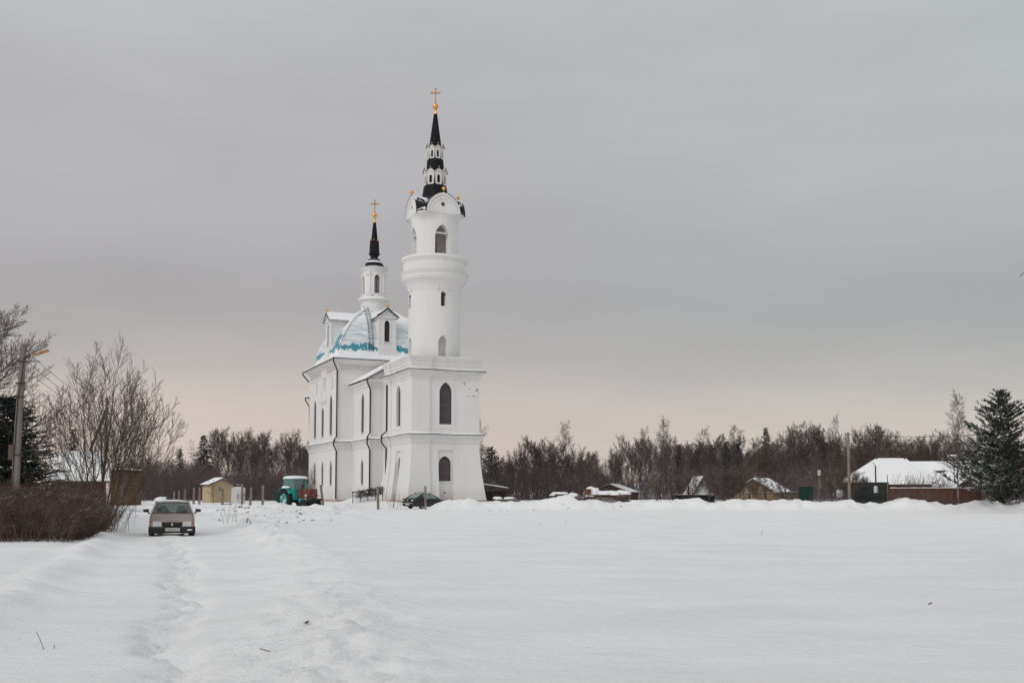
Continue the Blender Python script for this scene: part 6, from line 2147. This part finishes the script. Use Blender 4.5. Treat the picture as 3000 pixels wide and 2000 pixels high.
M['climber'] = mat('snowy_climber', (.035, .03, .028), .9, snow=.35, nscale=3)
link('climber', np_mesh('climber', v, q, 'climber'), rl)

# ---- houses on the right
D = 104
zg = .55
hip = thing('hip_roof_house', 'low house with a big snow covered hip roof behind the brick red fence', 'house', (xat(2605, D), D, zg), R(-14))
we, ze, zrd = 4.35, zat(1412, D) - zg, zat(1350, D + 3) - zg
MB().box(-we + .4, we - .4, .4, 6, -.4, ze).build('wall', 'greenwall', hip)
hr = MB()
E4 = [(-we, 0, ze), (we, 0, ze), (we, 6.6, ze), (-we, 6.6, ze)]
R2 = [(-.95, 3.3, zrd), (1.95, 3.3, zrd)]
for q in ([E4[0], E4[1], R2[1], R2[0]], [E4[2], E4[3], R2[0], R2[1]], [E4[1], E4[2], R2[1], R2[1]], [E4[3], E4[0], R2[0], R2[0]]):
    snow_slab(hr, q, .32, 0)
hr.bar((-we, -.02, ze - .06), (we, -.02, ze - .06), .06, .14, 1)
hr.build('roof_snow', ['snow', 'roofdark'], hip, smooth=50)
ph = MB()
ph.box(-2.1, 3.9, -1.6, .2, ze - .3, ze - .22, 1)
snow_slab(ph, [(-2.15, -1.65, ze - .22), (3.9, -1.65, ze - .22), (3.9, .3, ze + .0), (-2.15, .3, ze + .0)], .16, 0)
ph.build('porch_roof', ['snow', 'roofdark'], hip, smooth=50)
MB().box(-2.0, 3.8, -1.2, .3, -.4, ze - .3).build('porch_wall', 'redfence', hip)
D = 112
h2_ = gable_house('dormered_house', 'second house with a wide snowy roof and a dark dormer behind the birch', 'house', (xat(2700, D), D + 3.5, zg), R(-110), 7, 7.5, zat(1420, D) - zg, zat(1360, D + 3) - zg, 'logwall', over=.4, th=.3)
dm = thing('roof_dormer', 'dark green shed dormer in the snowy roof behind the birch', 'dormer', (xat(2762, D), D + .6, zat(1384, D)))
MB().add([(-.55, -.1, .22), (.55, -.1, .28), (.2, -.05, -.14), (-.1, -.05, -.14)], [(0, 1, 2, 3)]).add([(-.55, -.1, .22), (.55, -.1, .28), (.55, 1.2, .3), (-.55, 1.2, .24)], [(0, 1, 2, 3)]).build('front', 'greenfence', dm)
chm = MB().box(-.5, .5, -.4, .4, 0, .9).build('chimney_stack', 'darkwood')
chm.location = (xat(2826, D), D + 3, zat(1352, D + 3) - .3)
tag(chm, 'dark snow capped chimney on the house behind the pine', 'chimney')
sn_ = MB()
blob(sn_, 0, 0, .9, .55, .45, .2, seed=6)
sn_.build('snow_cap', 'snow', chm, smooth=True)
D = 94
gable_house('brown_hut', 'small dark brown gabled hut at the foot of the pine', 'shed', (xat(2835, D), D, zg), R(4), 2.3, 2.5, zat(1418, D) - zg - .25, zat(1398, D) - zg, 'logwall', over=.15, th=.03)
D = 110
gh = gable_house('gabled_cottage', 'wooden cottage with a pale plank gable and two small attic windows', 'house', (xat(2207, D), D, zg), R(-33), 4.4, 5.0, zat(1438, D) - zg, zat(1403, D) - zg, 'palewood', over=.3, th=.1)
for xx in (-.32, .32):
    win(gh, xx, zat(1424, D) - zg, .42, .34, -.04, 'oldwood')
for k in range(17):
    xx = -2.1 + k * .26
    hh_ = (zat(1403, D) - zg) - (zat(1403, D) - zat(1438, D)) * abs(xx) / 2.2 - .12
    if abs(abs(xx) - .32) > .3:
        MB().box(xx - .1, xx + .1, -.03, -.005, .2, hh_).build('plank', 'palewood', gh)
D = 108
af = gable_house('a_frame_hut', 'steep A-frame roof with torn snowy sheeting left of the gabled cottage', 'hut', (xat(2058, D), D, zg), R(14), 2.5, 2.2, zat(1450, D) - zg, zat(1397, D) - zg, 'whitebox', over=.2, th=.03)
D = 146
gable_house('far_cottage', 'far snowy roof half hidden behind the clump of birches', 'house', (xat(1870, D), D + 3, zg), R(-90), 5, 5.5, zat(1455, D) - zg, zat(1418, D + 2) - zg, 'logwall', over=.3, th=.15)
gable_house('brown_barn', 'dark brown barn roof right of the largest lumber pile', 'barn', (xat(1785, 128), 128, zg), R(-20), 5, 5, zat(1440, 128) - zg, zat(1418, 128) - zg, 'logwall', over=.2, th=.02)
# fences
def panel_fence(name, label, pxa, Da, pxb, Db, top, step, mt_, z0=.3, cap=True, gap=.0, rib=0.):
    a, b = Vector((xat(pxa, Da), Da, 0)), Vector((xat(pxb, Db), Db, 0))
    L = (b - a).length
    t = thing(name, label, 'fence', (a.x, a.y, z0), math.atan2(b.y - a.y, b.x - a.x))
    n_ = max(1, round(L / step))
    h = zat(top, (Da + Db) / 2) - z0
    pm = MB()
    w = L / n_ - gap
    pm.box(0, w, -.015, .015, -.3, h)
    if rib:
        k = 0.0
        while k < w - .02:
            pm.box(k, k + .06, -.04, -.015, -.3, h - .01)
            k += rib
    me = pm.mesh('fence_panel', mt_)
    for k in range(n_):
        o = link('fence_panel', me, t)
        o.location = (k * L / n_, 0, 0)
    for k in range(n_ + 1):
        MB().box(k * L / n_ - .05, k * L / n_ + .05, .02, .1, -.3, h + .03).build('fence_post', 'darkwood', t)
    if cap:
        s2_ = MB()
        s2_.loft([[(k * L / 40, -.06, h + .005), (k * L / 40, -.04, h + .05 + .02 * math.sin(k * 1.3)), (k * L / 40, .05, h + .05), (k * L / 40, .07, h + .005)] for k in range(41)])
        s2_.build('snow_cap', 'snow', t, smooth=True)
    return t
panel_fence('red_fence', 'brick red sheet fence with a line of snow on top beside the pine', 2605, 93, 2870, 90, 1429, 2.1, 'redfence', rib=.21)
panel_fence('dark_green_fence', 'dark green fence left of the brick red fence', 2500, 96, 2600, 95, 1412, 1.6, 'greenwall', cap=False)
panel_fence('green_gate', 'dark green sheet metal gate beside the wood', 2340, 97, 2378, 97, 1425, 1.25, 'greenfence', cap=False, rib=.2)
panel_fence('low_green_fence', 'low dark green fence below the A-frame roof', 1970, 98, 2090, 98, 1449, 1.3, 'greenwall', cap=True)
def rail_fence(label, pxa, pxb, D, top, posts, seed=0):
    t = thing('rail_fence', label, 'fence', (xat(pxa, D), D, .3))
    x1 = xat(pxb, D) - xat(pxa, D)
    za_, zb_ = zat(top[0], D) - .3, zat(top[1], D) - .3
    MB().bar((0, 0, za_), (x1, 0, zb_), .06, .1).build('rail', 'oldwood', t)
    s2_ = MB().bar((0, 0, za_ + .07), (x1, 0, zb_ + .07), .07, .04)
    s2_.build('snow_cap', 'snow', t)
    for p in posts:
        xx = xat(p, D) - xat(pxa, D)
        MB().bar((xx, .06, -.3), (xx, .06, za_ + (zb_ - za_) * xx / x1), .12, .12).build('fence_post', 'darkwood', t)
    n_ = int(x1 / .16)
    for k in range(n_):
        xx = x1 * (k + .5) / n_
        hh_ = (za_ + (zb_ - za_) * xx / x1) * random.Random(k).uniform(.6, .95)
        MB().box(xx - .03, xx + .03, .1, .13, -.3, hh_).build('slat', 'oldwood', t)
rail_fence('rail fence with thin slats in front of the gabled cottage', 2165, 2335, 99, (1446, 1441), (2195, 2241, 2290))
for px, top, D, label, r_ in ((2398, 1375, 96, 'thin pole with a pale pennant shaped plate left of the power pole', .03), (2564, 1364, 96, 'thin dark metal pole in front of the big snowy hip roof', .07), (2598, 1390, 94, 'thin grey post at the left end of the brick red fence', .04), (2794, 1374, 97, 'dark metal post between the birch and the dormered house', .05), (1826 + 190, 1412, 97, 'slanting grey pole in front of the A-frame roof', .07)):
    x = xat(px, D)
    z0 = hz(x, D) - .2
    zt_ = zat(top, D)
    t = thing('slim_pole', label, 'pole', (x, D, z0))
    MB().tube([(0, 0, 0), (0, 0, zt_ - z0)], r_, 6).build('shaft', 'darkwood' if r_ > .04 else 'oldwood', t)
    if px == 2398:
        MB().box(-.12, .18, -.02, .02, zt_ - z0 - .55, zt_ - z0 - .05).build('plate', 'whitebox', t)
    if px == 2564:
        MB().tube([(0, 0, zt_ - z0), (-.25, 0, zt_ - z0 + .3)], .03, 5).build('elbow', 'oldwood', t)
D = 93.5
mbx = thing('hanging_barrel', 'frosted white cylinder hung on the dark green fence', 'barrel', (xat(2563, D), D, zat(1443, D)))
MB().lathe([(.02, 0), (.17, 0), (.18, .05), (.18, .5), (.14, .6), (.02, .64)], 14).build('shell', 'whitebox', mbx, smooth=40)
D = 96
ds = thing('satellite_dish', 'snowy round dish beside the power pole', 'dish', (xat(2457, D), D, zat(1438, D) - .3))
MB().lathe([(.01, .0), (.2, .03), (.33, .1), (.34, .12), (.2, .06), (.01, .04)], 16).build('bowl', 'whitebox', ds, smooth=True).rotation_euler = (R(70), 0, 0)
sn_ = MB()
blob(sn_, 0, -.05, .12, .34, .2, .32, seed=4)
sn_.build('snow_cap', 'snow', ds, smooth=True)
MB().tube([(0, .1, -.9), (0, .1, .1)], .03, 6).build('mast', 'darkwood', ds)

# ------------------------------------------------------------------ small plants and debris
def sapling(name, label, px, D, top, seed, cf, r_=.012, n=1, spread=.25, cat='plant', twig='twig'):
    rnd_ = random.Random(seed)
    x = xat(px, D)
    z0 = hz(x, D)
    t = thing(name, label, cat, (x, D, z0 - .05))
    mt_, mc_ = MB(), MB()
    H_ = zat(top, D) - z0
    for k in range(n):
        grow(mt_, mc_, rnd_, Vector((rnd_.uniform(-spread, spread), rnd_.uniform(-spread, spread), 0)), Vector((rnd_.uniform(-.25, .25), rnd_.uniform(-.2, .2), 1)).normalized(), H_ * rnd_.uniform(.7, 1.05), r_, 0, cf)
    q = mt_.build('trunk' if n == 1 else 'stems', twig, t)
    if n > 1:
        q['kind'] = 'stuff'
    if mc_.v:
        q = mc_.build('crown' if n == 1 else 'twigs', twig, t)
        if n > 1:
            q['kind'] = 'stuff'
    return t
SAP = dict(n=[12, 4], t0=[.2, .2], ang=[55, 40], lr=[.5, .4], trop=[0, .12, .1], wander=[.03, .08, .1], segs=[6, 4, 2], tip=[.3, .4, .6], minr=.007, split=0, b0=1.1, b1=.6)
STK = dict(n=[4], t0=[.3], ang=[35], lr=[.4], trop=[0, .05], wander=[.07, .1], segs=[5, 3], tip=[.5, .6], minr=.0045, split=0)
sapling('sapling', 'small bare sapling in front of the yellow shed', 632, 100, 1406, 3, SAP, .03, cat='tree')
sapling('dry_plant', 'tall dry twiggy plant sticking out of the snow between the hatchback and the tractor', 675, 52, 1478, 4, STK, .008, 6, .35)
sapling('dry_plant', 'short clump of dry stalks right of the tall dry plant', 718, 48, 1512, 5, STK, .006, 9, .3)
sapling('dry_plant', 'lone curved dry stalk at the right end of the dry plants', 737, 45, 1512, 6, STK, .006, 2, .05)
sapling('dry_plant', 'clump of reddish dry stems left of the black saloon car', 1160, 94, 1440, 7, STK, .014, 9, .5, twig='twig2')
sapling('dry_plant', 'few thin stalks poking out of the snow before the hedge', 43, 27.5, 1602, 8, STK, .005, 4, .12)
sapling('shrub', 'bare shrub beside the white cabinet', 705, 101, 1432, 9, SAP, .018, 3, .3)
for i, (px, D, top) in enumerate([(2645, 91, 1400), (2680, 91, 1402), (2715, 91, 1398), (2745, 91, 1395), (2775, 92, 1392)]):
    sapling('garden_bush', 'bare bush sticking up behind the brick red fence', px, D + 3.5, top, 20 + i, SAP, .02, 6, .6)['group'] = 'bushes behind the red fence'
def stick(label, pts, r_, name='twig_in_snow'):
    a = Vector(pts[0])
    o = MB().tube([Vector(p) - a for p in pts], r_, 5).build(name, 'darkwood')
    o.location = a
    tag(o, label, 'stick')
def gpt(px, py):
    D = EYE * 3000 / (py - 1440)
    for _ in range(6):
        x = xat(px, D)
        D = (EYE - hz(x, D)) * 3000 / (py - 1440)
    x = xat(px, D)
    return Vector((x, D, hz(x, D)))
p1_, p2_ = gpt(123, 1876), gpt(146, 1894)
stick('dark twig lying on the snow at the lower left', [p1_ + Vector((0, 0, .12)), (p1_ + p2_) / 2 + Vector((.01, 0, .05)), p2_], .0035)
p3_ = gpt(174, 1892)
stick('tiny twig tip poking out of the snow beside the dark twig', [p3_ - Vector((0, 0, .02)), p3_ + Vector((.012, 0, .04))], .0035)
p4_ = gpt(900, 1800)
stick('dark clod of bark on the rough snow ridge', [p4_, p4_ + Vector((.04, .02, .015))], .011)
p5_ = gpt(770, 1893)
stick('thin grass blade lying on the snow in the foreground', [p5_ + Vector((0, 0, .04)), p5_ + Vector((.1, .02, .01))], .004)
p6_ = gpt(2707, 1767)
stick('small dark leaf lying on the open snowfield', [p6_ + Vector((0, 0, .01)), p6_ + Vector((.05, 0, .03))], .008)
# crumbs of soil thrown up by the plough
rg2 = np.random.default_rng(12)
n_ = 900
px = np.concatenate([rg2.uniform(620, 1010, n_), rg2.uniform(1150, 2400, 260)])
Dv = np.concatenate([np.clip(rg2.normal(70, 8, n_), 52, 88), rg2.normal(90.5, .8, 260)])
x = (px - 1500) / 3000 * Dv
keep = fbm(x * .5, Dv * .35, 3, 77) > .5
x, Dv = x[keep], Dv[keep]
zc = height(x, Dv)
n_ = len(x)
dd = unit(np.stack([rg2.normal(0, 1, n_), rg2.normal(0, 1, n_), rg2.normal(0, .3, n_)], -1))
sz = rg2.exponential(.05, n_) + .03
v, q = twigs_np(np.stack([x, Dv, zc], -1) - dd * sz[:, None] * .5, dd, sz, sz * .3, sz * .2, np.zeros((n_, 3)), 1, 4)
M['soil'] = mat('frozen_soil', (.17, .14, .12), .95, nscale=5, namt=.4)
o = link('soil_crumbs', np_mesh('soil_crumbs', v, q, 'soil'))
o['kind'] = 'stuff'
o['label'] = 'crumbs of frozen soil scattered on the churned snow'

# birch just outside the picture whose twig tips reach in at the upper right
put_tree('birch1', 14.6, 21.0, 15.0, 'birch outside the right edge whose twig tips hang into the sky', name='birch_tree', rz=1.3)


for i, (px, py, label) in enumerate([(1581, 1540, 'lone dry stalk on the snowfield nearest the church'), (1655, 1534, 'faint dry stalk on the snowfield right of the lone stalk'), (2226, 1566, 'bent dry stalk in the middle of the open snowfield')]):
    p = gpt(px, py)
    stick(label, [p - Vector((0, 0, .05)), p + Vector((.02, 0, .08)), p + Vector((.06, 0, .15))], .006, 'dry_stalk')
